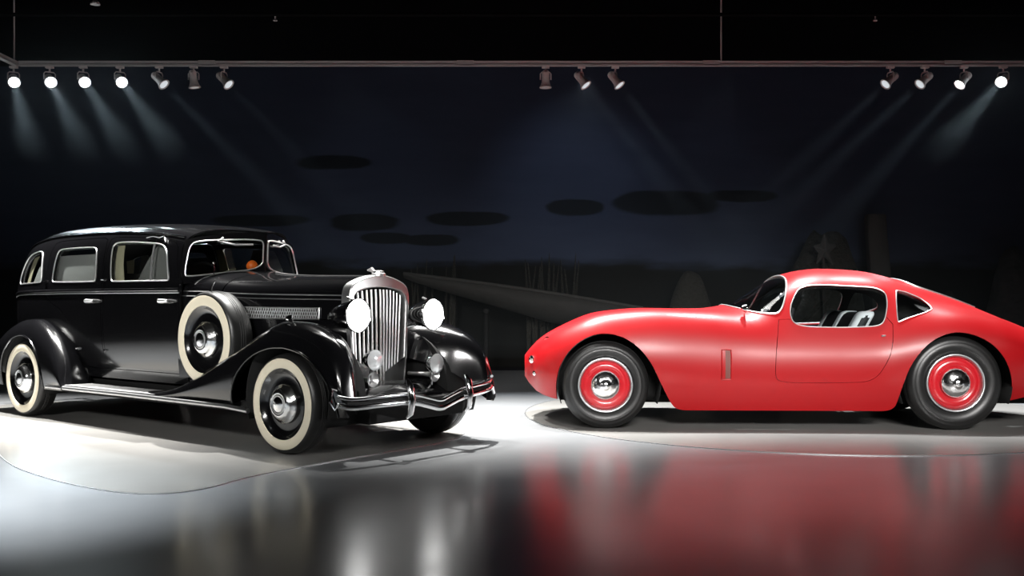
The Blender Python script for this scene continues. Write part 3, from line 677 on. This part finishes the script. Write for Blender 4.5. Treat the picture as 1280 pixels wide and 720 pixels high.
# rear window in the back panel
RB = [(4.10,5.4),(4.12,5.12),(4.22,5.05),(4.33,5.1),(4.36,5.4),(4.36,5.75),(4.33,5.9),(4.12,5.9),(4.10,5.75)]
panel('body', K, outline, [inset(FD, -.004), inset(RD, -.004), QW, chaikin(RB, 2)], BB, BX, fx, both=True, du=.08, dv=.2, thick=.012)
panel('rear_window', K, inset(chaikin(RB, 2), -.006), [], M['clearglass'], BX, fx, both=True, du=.1, dv=.3, thick=.004, off=-.012)
def frame(S, pts, r, m, name, parent, far, off=.002):
    return MB().tube(on(S, dense(pts, .06), fx, off, far), r, True, 8).build(name, m, parent)
for far in (False, True):
    for nm, D, Wn in (('front_door', FD, FW), ('rear_door', RD, RWn)):
        d = panel(nm, K, inset(D, .003), [Wn], BB, BX, fx, far=far, du=.08, dv=.2, thick=.02)
        frame(K, Wn, .0052, M['nickel'], 'window_frame', d, far)
        panel('window_glass', K, inset(Wn, -.006), [], M['clearglass'], d, fx, far=far, du=.1, dv=.3, thick=.004, off=-.012)
        hs = (2.40, 2.62) if nm == 'rear_door' else (2.52, 2.30)
        # handle: boss and lever
        a, c = ((2.72, 2.24), (2.60, 2.24)) if nm == 'rear_door' else ((1.64, 2.24), (1.52, 2.24))
        p = on(K, [a, c], fx, .035, far); q = on(K, [a], fx, .0, far)[0]
        b = MB().tube([q, p[0]], .017); b.tube([p[0], tuple((np.array(p[0])+np.array(p[1]))/2), p[1]], [.016, .015, .009]); b.build('door_handle', M['nickel'], d)
        for hsx in ((2.545+.02) if nm == 'rear_door' else 2.50,):
            pass
        for tt in (.85, 3.0):
            sx = 3.47 if (nm == 'rear_door' and tt > 2) else (2.94 if nm == 'rear_door' else 2.51)
            p = on(K, [(sx-.02, tt), (sx+.02, tt)], fx, .008, far); MB().tube(p, .009).build('hinge', M['chrome'], d)
        if nm == 'front_door':
            MB().tube(on(K, dense([(1.83, 2.95), (1.86, 4.22)], .05, False), fx, -.004, far), .008).build('vent_window_post', M['satin'], d)
    frame(K, QW, .0052, M['nickel'], 'quarter_window_frame', BX, far)
    panel('quarter_window', K, inset(QW, -.006), [], M['clearglass'], BX, fx, far=far, du=.1, dv=.3, thick=.004, off=-.012)
    # blinds and curtains hang just inside the glass
    panel('window_blind', K, [(3.42,2.9),(3.40,3.9),(2.62,3.9),(2.60,2.9)], [], M['blind'], BX, fx, far=far, du=.1, dv=.3, thick=.004, off=-.05)
    panel('curtain', K, [(3.98,2.9),(3.92,4.05),(3.80,4.05),(3.86,3.5),(3.90,2.9)], [], M['cream'], BX, fx, far=far, du=.04, dv=.3, thick=.006, off=-.045)
    panel('curtain', K, [(3.84,2.9),(3.66,4.15),(3.55,4.15),(3.53,2.9)], [], M['blind'], BX, fx, far=far, du=.04, dv=.3, thick=.006, off=-.05)
    panel('curtain', K, [(2.45,2.9),(2.46,4.2),(2.36,4.2),(2.33,3.5),(2.28,2.9)], [], M['cream'], BX, fx, far=far, du=.04, dv=.3, thick=.006, off=-.05)
    panel('window_blind', K, [(2.12,2.9),(1.90,4.25),(1.62,4.25),(1.52,2.9)], [], M['grey'], BX, fx, far=far, du=.04, dv=.3, thick=.004, off=-.06)
    # belt moulding and drip rail
    bl = dense([(1.43, 2.62), (2.9, 2.62), (3.9, 2.60), (4.30, 2.62), (4.44, 2.70)], .06, False)
    MB().tube(on(K, bl, fx, -.001, far), .016, False, 10).build('belt_moulding', M['black'], BX)
    MB().tube(on(K, [(a, b-.10) for a, b in bl], fx, .0, far), .006, False, 8).build('belt_strip', M['satin'], BX)
    dr = dense([(1.50, 4.55), (1.8, 4.62), (2.6, 4.66), (3.5, 4.64), (3.95, 4.60), (4.18, 4.62)], .06, False)
    MB().tube(on(K, dr, fx, .004, far), .010, False, 8).build('drip_rail', M['black'], BX)
    # bright bracket over the front door window
    MB().tube(on(K, [(1.98, 4.40), (1.90, 4.47), (1.80, 4.42), (1.76, 4.50), (1.72, 4.36), (1.70, 4.25)], fx, .012, far), .006).build('grab_bracket', M['chrome'], BX)

# windscreen wall: a V in plan, raked at the sides
def ws(hn, q):
    """hn in -1..1 across, q 0..1 up"""
    hb = .572 - .062*q; h = hn*hb; a = abs(h)/.55
    s = 1.15 + .27*a + .06*q*a - .02*q*(1-a)
    z = (1.225 - .075*a) + ((1.515 - .08*a*a) - (1.225 - .075*a))*q
    return (s, BLK_C + h, z)
class WS: c = BLK_C; mirror = True
for half in (-1, 1):
    f = (lambda sg: (lambda a, b: ws(sg*a, b)))(-1)
    far = half > 0
    o_ = [(0, -.12), (1.0, -.12), (1.0, 1.02), (0, 1.02)]
    hole = chaikin([(.04,.06),(.04,.5),(.04,.76),(.10,.82),(.5,.86),(.84,.92),(.93,.86),(.945,.5),(.95,.14),(.92,.06),(.5,.06)], 2)
    w_ = panel('windscreen_surround', None, o_, [hole], BB, BX, fx, far=far, du=.2, dv=.25, thick=.015, smap=f, keep=BLK_C)
    def pt(a, b, off=.006):
        p = ws(-a, b); w = 2*BLK_C-p[1] if far else p[1]; return (fx*p[0]+off, w, p[2])
    MB().tube([pt(a, b) for a, b in dense(hole, .06)], .0058, True, 8).build('windscreen_frame', M['nickel'], w_)
    panel('windscreen', None, hole, [], M['clearglass'], w_, fx, far=far, du=.3, dv=.5, thick=.004, off=-.008, smap=f, keep=BLK_C)
    MB().tube([pt(.55, .93, .02), pt(.62, .86, .025), pt(.40, .72, .025), pt(.18, .70, .02)], .0075).build('wiper', M['nickel'], w_)
# bonnet, cowl
H = HOOD
panel('bonnet', H, [(-.09, 1.62), (1.02, 1.62), (1.02, 5), (-.09, 5)], [], BB, BX, fx, both=True, du=.08, dv=.2, thick=.012)
panel('cowl', H, [(1.03, 0), (1.48, 0), (1.48, 5), (1.03, 5)], [], BB, BX, fx, both=True, du=.06, dv=.2, thick=.012)
panel('bonnet_side', H, [(-.09, 0), (1.02, 0), (1.02, 1.60), (-.09, 1.60)], [], BB, BX, fx, both=True, du=.1, dv=.2, thick=.012)
for far in (False, True):
    for tt in (2.50, 2.30):
        MB().tube(on(H, dense([(-.08, tt), (1.02, tt-.04), (1.42, tt-.04)], .08, False), fx, .002, far), .0045, False, 6).build('bonnet_moulding', M['satin'], BX)
    # bright pierced vent strip: frame, mesh of small diagonal bars
    vs = [(.152,1.62),(.150,1.95),(.86,1.92),(.86,1.60)]
    v = panel('bonnet_vent', H, vs, [], [M['dark'], M['dark']], BX, fx, far=far, du=.1, dv=.2, thick=.004, off=.004)
    b = MB()
    for k in range(34):
        a0 = .16 + .70*k/34
        b.tube(on(H, [(a0, 1.63), (min(a0+.03, .855), 1.92)], fx, .008, far), .0042, False, 5); b.tube(on(H, [(a0, 1.92), (min(a0+.03, .855), 1.63)], fx, .008, far), .0042, False, 5)
    b.tube(on(H, dense(vs, .06), fx, .007, far), .006, True, 6); b.build('vent_mesh', M['nickel'], v)
    p = on(H, [(-.03, 1.75), (.06, 1.75), (.06, 1.62)], fx, .012, far); MB().tube(p, .009).build('bonnet_catch', M['chrome'], BX)
MB().tube([(fx*a, BLK_C, H.hz(a, 5)[1]+.004) for a in np.linspace(-.08, 1.02, 20)], .006, False, 6).build('bonnet_hinge', M['satin'], BX)
# radiator shell, bars, cap
GS = -.13
def poly_prism(name, outer, holes, depth, mapf, m, parent, bev=.004):
    polys = [[Vector((a, b, 0)) for a, b in outer]] + [[Vector((a, b, 0)) for a, b in h] for h in holes]
    tr = tessellate_polygon(polys); fl = [v for p in polys for v in p]; n = len(fl)
    V = [mapf(v.x, v.y, 0) for v in fl] + [mapf(v.x, v.y, depth) for v in fl]
    F = [tuple(t) for t in tr if len(set(t)) == 3] + [tuple(n+i for i in t[::-1]) for t in tr if len(set(t)) == 3]; k = 0
    for p in polys:
        m_ = len(p); F += [(k+i, k+(i+1) % m_, n+k+(i+1) % m_, n+k+i) for i in range(m_)]; k += m_
    o = mesh(name, V, F, m, parent, False); bm = bmesh.new(); bm.from_mesh(o.data); bmesh.ops.recalc_face_normals(bm, faces=bm.faces)
    bmesh.ops.dissolve_limit(bm, angle_limit=.01, verts=bm.verts, edges=bm.edges); bm.to_mesh(o.data); bm.free()
    o.data.polygons.foreach_set('use_smooth', [True]*len(o.data.polygons)); o.data.set_sharp_from_angle(angle=math.radians(35))
    if bev: bb = o.modifiers.new('bevel', 'BEVEL'); bb.width = bev; bb.segments = 3; bb.limit_method = 'ANGLE'; bb.angle_limit = math.radians(40)
    return o
go = [(-.235,.35),(-.262,.60),(-.285,.98),(-.280,1.05),(-.255,1.105),(-.16,1.145),(-.06,1.168),(0,1.172),(.06,1.168),(.16,1.145),(.255,1.105),(.280,1.05),(.285,.98),(.262,.60),(.235,.35)]
gi = [(-.205,.37),(-.232,.60),(-.250,.96),(-.245,1.02),(-.20,1.060),(-.08,1.082),(0,1.085),(.08,1.082),(.20,1.060),(.245,1.02),(.250,.96),(.232,.60),(.205,.37)]
gof = [go[0]] + chaikin(go[1:-1], 2, False) + [go[-1]]; gif = [gi[0]] + chaikin(gi[1:-1], 2, False) + [gi[-1]]
gm = lambda a, b, d: (fx*(GS+d), BLK_C+a, b)
shell = poly_prism('radiator_shell', gof, [gif], .09, gm, M['nickel'], BX, .012)
MB().box((fx*(GS+.055)-.005, BLK_C-.235, .36), (fx*(GS+.055)+.005, BLK_C+.235, 1.07)).build('radiator_core', M['dark'], shell, False)
b = MB(); nb = 13
for k in range(nb):
    f = -1 + 2*(k+.5)/nb; x0 = f*.203; x1 = f*.245; zt = 1.082 - .05*abs(f)**3 - .012
    dd = .035*abs(f)
    a0 = gm(x0, .375, .0+dd); a1 = gm(x1*.985, 1.0, .0+dd); a2 = gm(x1, zt, .004+dd)
    b.tube([a0, a1, a2], .0075, False, 6)
b.build('grille_slats', M['nickel'], shell)
b = MB().lathe([(.050, -.012), (.050, .008), (.040, .012), (.038, .026), (.022, .030), (.001, .030)], gm(0, 1.172, .02), (0, 0, 1), 28); b.build('radiator_cap', M['nickel'], shell)
MB().tube([gm(0, 1.185, .06), gm(.0, 1.21, .09), gm(.0, 1.205, .13)], [.014, .018, .006]).build('mascot', M['rail'], shell)
# headlamps on stalks, horns and fog lamps below
for wq, far in ((.383, False), (1.095, True)):
    c0 = Vector((.30, wq, .895)); bk = Vector((-1, 0, 0))
    hl = MB().lathe([(.001, .27), (.02, .262), (.05, .22), (.085, .12), (.100, .03), (.103, .0)], c0, bk, 40).build('headlamp', M['black'], BX)
    MB().lathe([(.101, .012), (.112, .010), (.114, -.006), (.108, -.012), (.102, -.006), (.101, .012)], c0, bk, 40).build('headlamp_rim', M['chrome'], hl)
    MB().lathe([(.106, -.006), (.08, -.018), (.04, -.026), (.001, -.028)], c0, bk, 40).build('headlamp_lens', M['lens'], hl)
    iw = .50 if not far else 1.00
    b = MB().tube([(.20, wq, .86), (.16, wq+(iw-wq)*.4, .82), (.10, iw, .80)], .014); b.build('headlamp_bracket', M['chrome'], BX)
    MB().tube([(.24, wq, 1.0), (.20, wq, 1.014)], .008).build('side_marker', M['chrome'], hl)
    # fog lamp and trumpet horn
    fw = wq + (.10 if not far else -.02)
    c1 = Vector((.36, fw, .60 if not far else .55)); f_ = MB().lathe([(.001, .09), (.04, .08), (.066, .03), (.070, .0)], c1, bk, 32).build('fog_lamp', M['chrome'], BX)
    MB().lathe([(.069, .002), (.05, -.012), (.001, -.018)], c1, bk, 32).build('fog_lamp_lens', M['clearlens'], f_)
    MB().tube([c1+Vector((-.04, 0, -.05)), c1+Vector((-.06, 0, -.20))], .010).build('fog_lamp_stalk', M['chrome'], f_)
    hp = Vector((.34, fw+(.0 if not far else .0), .47))
    MB().lathe([(.050, 0), (.046, .006), (.030, .02), (.018, .05), (.013, .12), (.013, .26)], hp, bk, 28).build('horn_trumpet', M['nickel'], BX)
# chrome badge on the apron between grille and far fender
# bumpers: two ribs that dip in the middle, guards, curled ends
def bump(sg, s0_, name):
    def path(z):
        P = []
        for w_, dzz, ds in ((-.02, .02, .10), (.05, .0, .04), (.25, .01, .0), (.50, .01, -.02), (.66, -.03, -.03), (.75, -.055, -.04), (.84, -.03, -.03), (1.0, .01, -.02), (1.25, .03, .0), (1.34, .035, .04), (1.41, .04, .09)):
            P.append((sg*(s0_-ds), w_, z+dzz))
        return chaikin(P, 2, False)
    root = None; b = MB()
    for z, r in ((.335, .020), (.385, .013)):
        b.tube(path(z), r, False, 10)
    bar = b.build(name, M['chrome'], BX)
    MB().tube(path(.358)[4:-4], .010, False, 8).build('bumper_channel', M['dark'], bar)
    for w_ in (.47, 1.03):
        x = sg*(s0_+.035); g_ = MB().tube([(x-sg*.03, w_, .245), (x, w_, .27), (x+sg*.012, w_, .36), (x, w_, .45), (x-sg*.03, w_, .49)], [.012, .022, .028, .022, .010], False, 12).build('bumper_guard', M['chrome'], bar)
    for w_ in (-.03, 1.42):
        MB().tube([(sg*(s0_-.08), w_, .37), (sg*(s0_-.085), w_+(.02 if w_ > 0 else -.02), .33), (sg*(s0_-.12), w_+(.03 if w_ > 0 else -.03), .38), (sg*(s0_-.12), w_+(.02 if w_ > 0 else -.02), .46), (sg*(s0_-.085), w_, .45)], .012).build('bumper_end', M['chrome'], bar)
    for w_ in (.45, 1.05):
        MB().tube([(sg*s0_, w_, .36), (sg*(s0_-.35), w_, .30)], .02, False, 6).build('bumper_iron', M['dark'], bar)
bump(1, .66, 'front_bumper'); 
bump(-1, 4.66, 'rear_bumper')
# front apron between the fenders
panel_ap = MB(); V = []; F = []
for i, (x, z) in enumerate(((.16, .44), (.30, .42), (.42, .36), (.48, .28))):
    for j in range(9): V.append((x, .30+.90*j/8, z-.02*abs(j-4)/4))
for i in range(3):
    for j in range(8): F.append((i*9+j, i*9+j+1, (i+1)*9+j+1, (i+1)*9+j))
panel_ap.add(V, F); ap = panel_ap.build('front_apron', M['black'], BX); so = ap.modifiers.new('t', 'SOLIDIFY'); so.thickness = .01
# fenders with cut wheel arches
ARCH = [(-.52,0),(-.53,.25)] + [(.02+.55*math.cos(a), 3.05*math.sin(a)) for a in np.linspace(math.pi*.94, math.pi*.10, 22)] + [(.57,0)]
ARCH = [(a, max(b, 0)) for a, b in ARCH]
FO = [(-.57, 0)] + ARCH + [(1.75, 0), (1.75, 6), (-.57, 6)]
def tt(S, s, z, w=0):   # parameter t at height z on the outer side
    best = min(np.linspace(0, 3.2, 161), key=lambda q: abs(S.near(s, q)[2]-z)); return float(best)
ARCH = [(-.50, 0.0)]
for a in np.linspace(math.pi, 0, 28):
    s_ = .03+.53*math.cos(a); z_ = .29+.40*math.sin(a); ARCH.append((s_, tt(FF, s_, z_)))
ARCH.append((.56, 0)); 
RARCH = [(3.17, 0.0)]
for a in np.linspace(math.pi, 0, 28):
    s_ = 3.535+.365*math.cos(a); z_ = .33+.365*math.sin(a); RARCH.append((s_, tt(RF, s_, z_)))
RARCH.append((3.90, 0))
FO = [(-.57, 0)] + ARCH + [(1.75, 0), (1.75, 6), (-.57, 6)]
RO = [(2.82, 0)] + RARCH + [(4.34, 0), (4.34, 6), (2.82, 6)]
for far in (False, True):
    f = panel('front_fender', FF, FO, [], BB, BX, fx, far=far, du=.05, dv=.2, thick=.012, keep=BLK_C)
    MB().tube(on(FF, dense(ARCH, .05, False), fx, .001, far, BLK_C), .008, False, 8).build('fender_bead', M['black'], f)
    f = panel('rear_fender', RF, RO, [], BB, BX, fx, far=far, du=.05, dv=.2, thick=.012, keep=BLK_C)
    MB().tube(on(RF, dense(RARCH, .05, False), fx, .001, far, BLK_C), .008, False, 8).build('fender_bead', M['black'], f)
    # running board with ribbed top and bright edge
    w0, w1 = (0.0, .25) if not far else (1.5, 1.25)
    rb = MB().box((-3.02, min(w0, w1), .262), (-.62, max(w0, w1), .296)).build('running_board', M['black'], BX, True, .008)
    sg = 1 if not far else -1
    MB().box((-3.0, min(w0+sg*.01, w1), .296), (-1.18, max(w0+sg*.01, w1), .301)).build('board_mat', M['rubber'], rb, False)
    MB().tube([(-3.10, w0+sg*.005, .275), (-2.0, w0-sg*.004, .278), (-.60, w0-sg*.006, .272), (-.34, w0-sg*.008, .258)], .017, False, 10).build('board_edge', M['satin'], rb)
    cw = 0.0 if not far else 1.5
    well(0.02, .35, .42, (.05 if not far else 1.45), (.36 if not far else 1.14), BX, fx=-1)
    well(3.53, .34, .37, (.03 if not far else 1.47), (.26 if not far else 1.24), BX, fx=-1)
    wheel(BX, (0, cw, .325), .325, .17, .222, -1 if not far else 1, 'white')
    wheel(BX, (-3.52, cw, .325), .325, .17, .222, -1 if not far else 1, 'white')
    sw = .085 if not far else 1.415
    sp = wheel(BX, (-.985, sw, .715), .345, .19, .232, -1 if not far else 1, 'white', 'spare_wheel')
    # mirror clamped to the spare, its strap over the tread
    q = (-.97, sw+sg*.05, 1.065)
    MB().tube([(-.98, sw+sg*.06, 1.055), (-.97, sw+sg*.06, 1.09), (-.93, sw+sg*.06, 1.145)], .006).build('spare_clamp', M['chrome'], BX)
    # small lamp on the front fender crown
    p = FF.near(.05, 3.2); w_ = 1.5-p[1] if far else p[1]
    MB().lathe([(.001, .06), (.014, .05), (.022, .02), (.024, 0), (.001, -.01)], (-.05, w_, p[2]+.03), (-1, 0, 0), 20).build('parking_lamp', M['chrome'], BX)
# chassis, floor, interior
b = MB(); b.box((-4.3, .30, .20), (.50, 1.20, .34)); b.box((-3.1, .14, .22), (-.45, 1.36, .30)); b.build('chassis', M['dark'], BX, False, .01)
b = MB().tube([(0, .10, .325), (0, 1.40, .325)], .04); b.tube([(-3.52, .10, .325), (-3.52, 1.40, .325)], .05); b.build('axles', M['dark'], BX)
rbox('cabin_floor', (-4.2, .26, .36), (-1.4, 1.24, .40), M['trim'], BX, .01)
def lean2(v): return (v[0] - (v[2]-.55)*.16, v[1], v[2])
for x in (-2.30, -3.65):
    rbox('seat_cushion', (x-.10, .28, .42), (x+.42, 1.22, .62), M['grey'], BX, .06)
    rbox('seat_back', (x-.12, .28, .55), (x+.04, 1.22, 1.16), M['grey'], BX, .06, lean2)
rbox('dashboard', (-1.50, .26, .95), (-1.36, 1.24, 1.14), M['trim'], BX, .03)
rbox('division_panel', (-2.62, .24, .42), (-2.57, 1.26, 1.22), M['grey'], BX, .015)
b = MB(); cx, cy, cz = -1.68, .48, 1.13; ax = Vector((.75, 0, -.5)).normalized(); u_ = Vector((0, 1, 0)); v_ = ax.cross(u_)
b.tube([Vector((cx, cy, cz)) + (u_*math.cos(a)+v_*math.sin(a))*.19 for a in np.linspace(0, 2*math.pi, 36, endpoint=False)], .010, True)
for a in (0.5, 2.6, 4.7): b.tube([(cx, cy, cz), Vector((cx, cy, cz)) + (u_*math.cos(a)+v_*math.sin(a))*.19], .006)
b.tube([(cx, cy, cz), Vector((cx, cy, cz)) + ax*.25], .014); b.build('steering_wheel', M['trim'], BX)
b = MB().tube([(-1.32, .40, 1.15), (-1.31, .40, 1.27)], .005); b.lathe([(.001, -.012), (.012, -.008), (.016, 0), (.012, .008), (.001, .012)], (-1.31, .40, 1.28), (0, 0, 1), 16); b.build('gear_knob', M['chrome'], BX)
# orange ornament on the saloon's dashboard
def bl(s, w, z): 
    u = (-.77763, .62873); v = (.62873, .77763); return Vector((-1.4845+u[0]*s+v[0]*w, 6.5464+u[1]*s+v[1]*w, z+.006))
t = thing('dashboard_ornament', 'small orange ball ornament behind the black saloon windscreen post', 'ornament', bl(1.30, .74, 1.20))
MB().lathe([(.001, 0), (.025, .002), (.028, .010), (.012, .016), (.010, .03)], ax=(0, 0, 1), seg=24).build('stand', M['amber'], t)
MB().lathe([(.001, .02), (.03, .03), (.045, .055), (.045, .075), (.03, .10), (.012, .11), (.001, .112)], ax=(0, 0, 1), seg=28).build('ball', M['orange'], t)

# ================================================================ dim scenery in front of the mural
def P(px, py, Y): return ((px-640)/1270*Y, 1-(py-376)*Y/1270)
def blob(name, loc, r, m, label, cat, seed, sub=4, amp=.18, freq=1.8, flat=0):
    bm = bmesh.new(); bmesh.ops.create_icosphere(bm, subdivisions=sub, radius=1)
    from mathutils import noise
    for v in bm.verts:
        n = noise.fractal(v.co*freq + Vector((seed, seed*.7, 0)), 1.0, 2.0, 4)
        v.co *= 1 + amp*n
        v.co = Vector((v.co.x*r[0], v.co.y*r[1], max(v.co.z, -.0)*r[2]))
    me = bpy.data.meshes.new(name); bm.to_mesh(me); bm.free(); me.materials.append(m)
    me.polygons.foreach_set('use_smooth', [True]*len(me.polygons))
    o = bpy.data.objects.new(name, me); link(o); o.location = loc; return tag(o, label, cat)
# old timber boat hull resting on two trestles
def hull():
    Y = 13.7; x0, z0 = P(505, 342, Y); x1, z1 = P(800, 385, Y)
    t = thing('wooden_hull', 'long dim timber hull sloping down behind the gap between the cars', 'boat hull', (x0, Y, 0))
    b = MB(); n = 24; V = []; F = []
    for i in range(n+1):
        f = i/n; x = (x1-x0)*f; zt = z0+(z1-z0)*f + .10*f*(1-f); hh = .06+.34*min(1, f*1.6)**.8; wd = .05+.28*min(1, f*1.5)**.7
        for k in range(9):
            a = math.pi*k/8; V.append((x, -wd*math.cos(a)*.9, zt-hh*math.sin(a)**.7))
    for i in range(n):
        for k in range(8): a = i*9+k; F.append((a, a+1, a+10, a+9))
    b.add(V, F); h = b.build('hull_shell', M['wood'], t); s = h.modifiers.new('t', 'SOLIDIFY'); s.thickness = .03
    for sd in (-1, 1):
        MB().tube([((x1-x0)*f, sd*(.05+.28*min(1, f*1.5)**.7)*.9, z0+(z1-z0)*f+.10*f*(1-f)) for f in np.linspace(0, 1, 20)], .022).build('gunwale', M['pale'], t)
    for f in (.35, .8):
        x = (x1-x0)*f; zt = z0+(z1-z0)*f-.32
        b = MB()
        for sy in (-1, 1): b.tube([(x, sy*.35, 0), (x, sy*.10, zt)], .03); 
        b.tube([(x, -.3, zt-.02), (x, .3, zt-.02)], .035); b.build('trestle', M['dark'], t)
hull()
x, z = P(862, 340, 13.9); rb_ = blob('pale_boulder', (x, 13.9, 0), (.36, .28, z), M['straw'], 'pale block-shaped boulder beyond the red bonnet', 'boulder', 3, amp=.08, freq=1.2)
x, z = P(1030, 282, 13.9); blob('straw_mound', (x, 13.9, 0), (.62, .42, z), M['straw'], 'tall olive mound with pale star patch behind the red roof', 'mound', 9, amp=.10)
# pale star-shaped starfish-like carving on the mound
x, z = P(1031, 313, 13.4); V = []; n = 10
t = thing('star_carving', 'pale star-shaped carving leaning on the olive mound', 'carving', (x, 13.42, z))
b = MB(); ring = []
for k in range(10):
    a = math.pi/2 + 2*math.pi*k/10; r_ = (.21 if k % 2 == 0 else .085)*(1+.15*math.sin(k*2.3)); ring.append((r_*math.cos(a), 0, r_*math.sin(a)*1.25))
b.add([(0, -.07, 0)] + ring + [(0, .05, 0)], [(0, 1+k, 1+(k+1) % 10) for k in range(10)] + [(11, 1+(k+1) % 10, 1+k) for k in range(10)])
b.build('star', M['pale'], t, False, .012)
MB().tube([(0, .03, -.05), (0, .03, -z)], .02).build('stake', M['wood'], t)
x, z = P(1095, 270, 14.2)
b = MB(); V = []
for i, (zz, dx, wd) in enumerate(((0, .10, .17), (.5, .09, .165), (1.0, .07, .16), (1.5, .035, .15), (1.9, .0, .145), (z, -.01, .14), (z+.02, -.01, .11))):
    for k in range(12):
        a = 2*math.pi*k/12; V.append((dx+wd*math.copysign(abs(math.cos(a))**.6, math.cos(a)), .11*math.copysign(abs(math.sin(a))**.6, math.sin(a)), zz))
F = [(i*12+k, i*12+(k+1) % 12, (i+1)*12+(k+1) % 12, (i+1)*12+k) for i in range(6) for k in range(12)] + [tuple(range(11, -1, -1)), tuple(72+k for k in range(12))]
b.add(V, F); o = b.build('stone_post', M['pale'], None); o.location = (x, 14.2, 0); tag(o, 'pale square stone post standing behind the red roof', 'post')
x, z = P(1262, 312, 13.6); blob('rock', (x+.1, 13.6, 0), (.42, .38, z), M['stone'], 'tall dark rounded rock above the red tail at the right edge', 'rock', 14, amp=.12)
x, z = P(1200, 362, 13.9); blob('rock', (x-.18, 13.95, 0), (.34, .26, z), M['stone'], 'low dark rock left of the tall rock at the right edge', 'rock', 21, amp=.15)
random.seed(4)
for px, n, lab in ((540, 9, 'dark reed clump behind the bow of the timber hull'), (690, 14, 'dark upright reed clump behind the middle of the timber hull')):
    x, z = P(px, 318, 14.1); b = MB()
    for k in range(n):
        dx = random.uniform(-.35, .35); h_ = z*random.uniform(.86, 1.02); ln_ = random.uniform(-.12, .12)
        b.tube([(dx, random.uniform(-.08, .08), 0), (dx+ln_*.4, 0, h_*.6), (dx+ln_, 0, h_)], [.03, .022, .006], False, 5)
    o = b.build('reed_clump', M['straw'], None); o.location = (x, 14.15, 0); tag(o, lab, 'reeds')

# ================================================================ light haze round the rail
hz = bpy.data.materials.new('haze'); hz.use_nodes = True; nt = hz.node_tree; nt.nodes.clear()
vo = nt.nodes.new('ShaderNodeVolumeScatter'); vo.inputs['Density'].default_value = .014; vo.inputs['Color'].default_value = (.85, .95, 1, 1); vo.inputs['Anisotropy'].default_value = .2
oo = nt.nodes.new('ShaderNodeOutputMaterial'); nt.links.new(vo.outputs[0], oo.inputs['Volume'])
h = MB().box((-8.8, 10.45, .4), (9.2, 14.4, 4.2)).build('haze', hz, None, False); h['kind'] = 'stuff'
tag(h, 'thin stage haze that shows the beams under the lighting rail', 'haze')
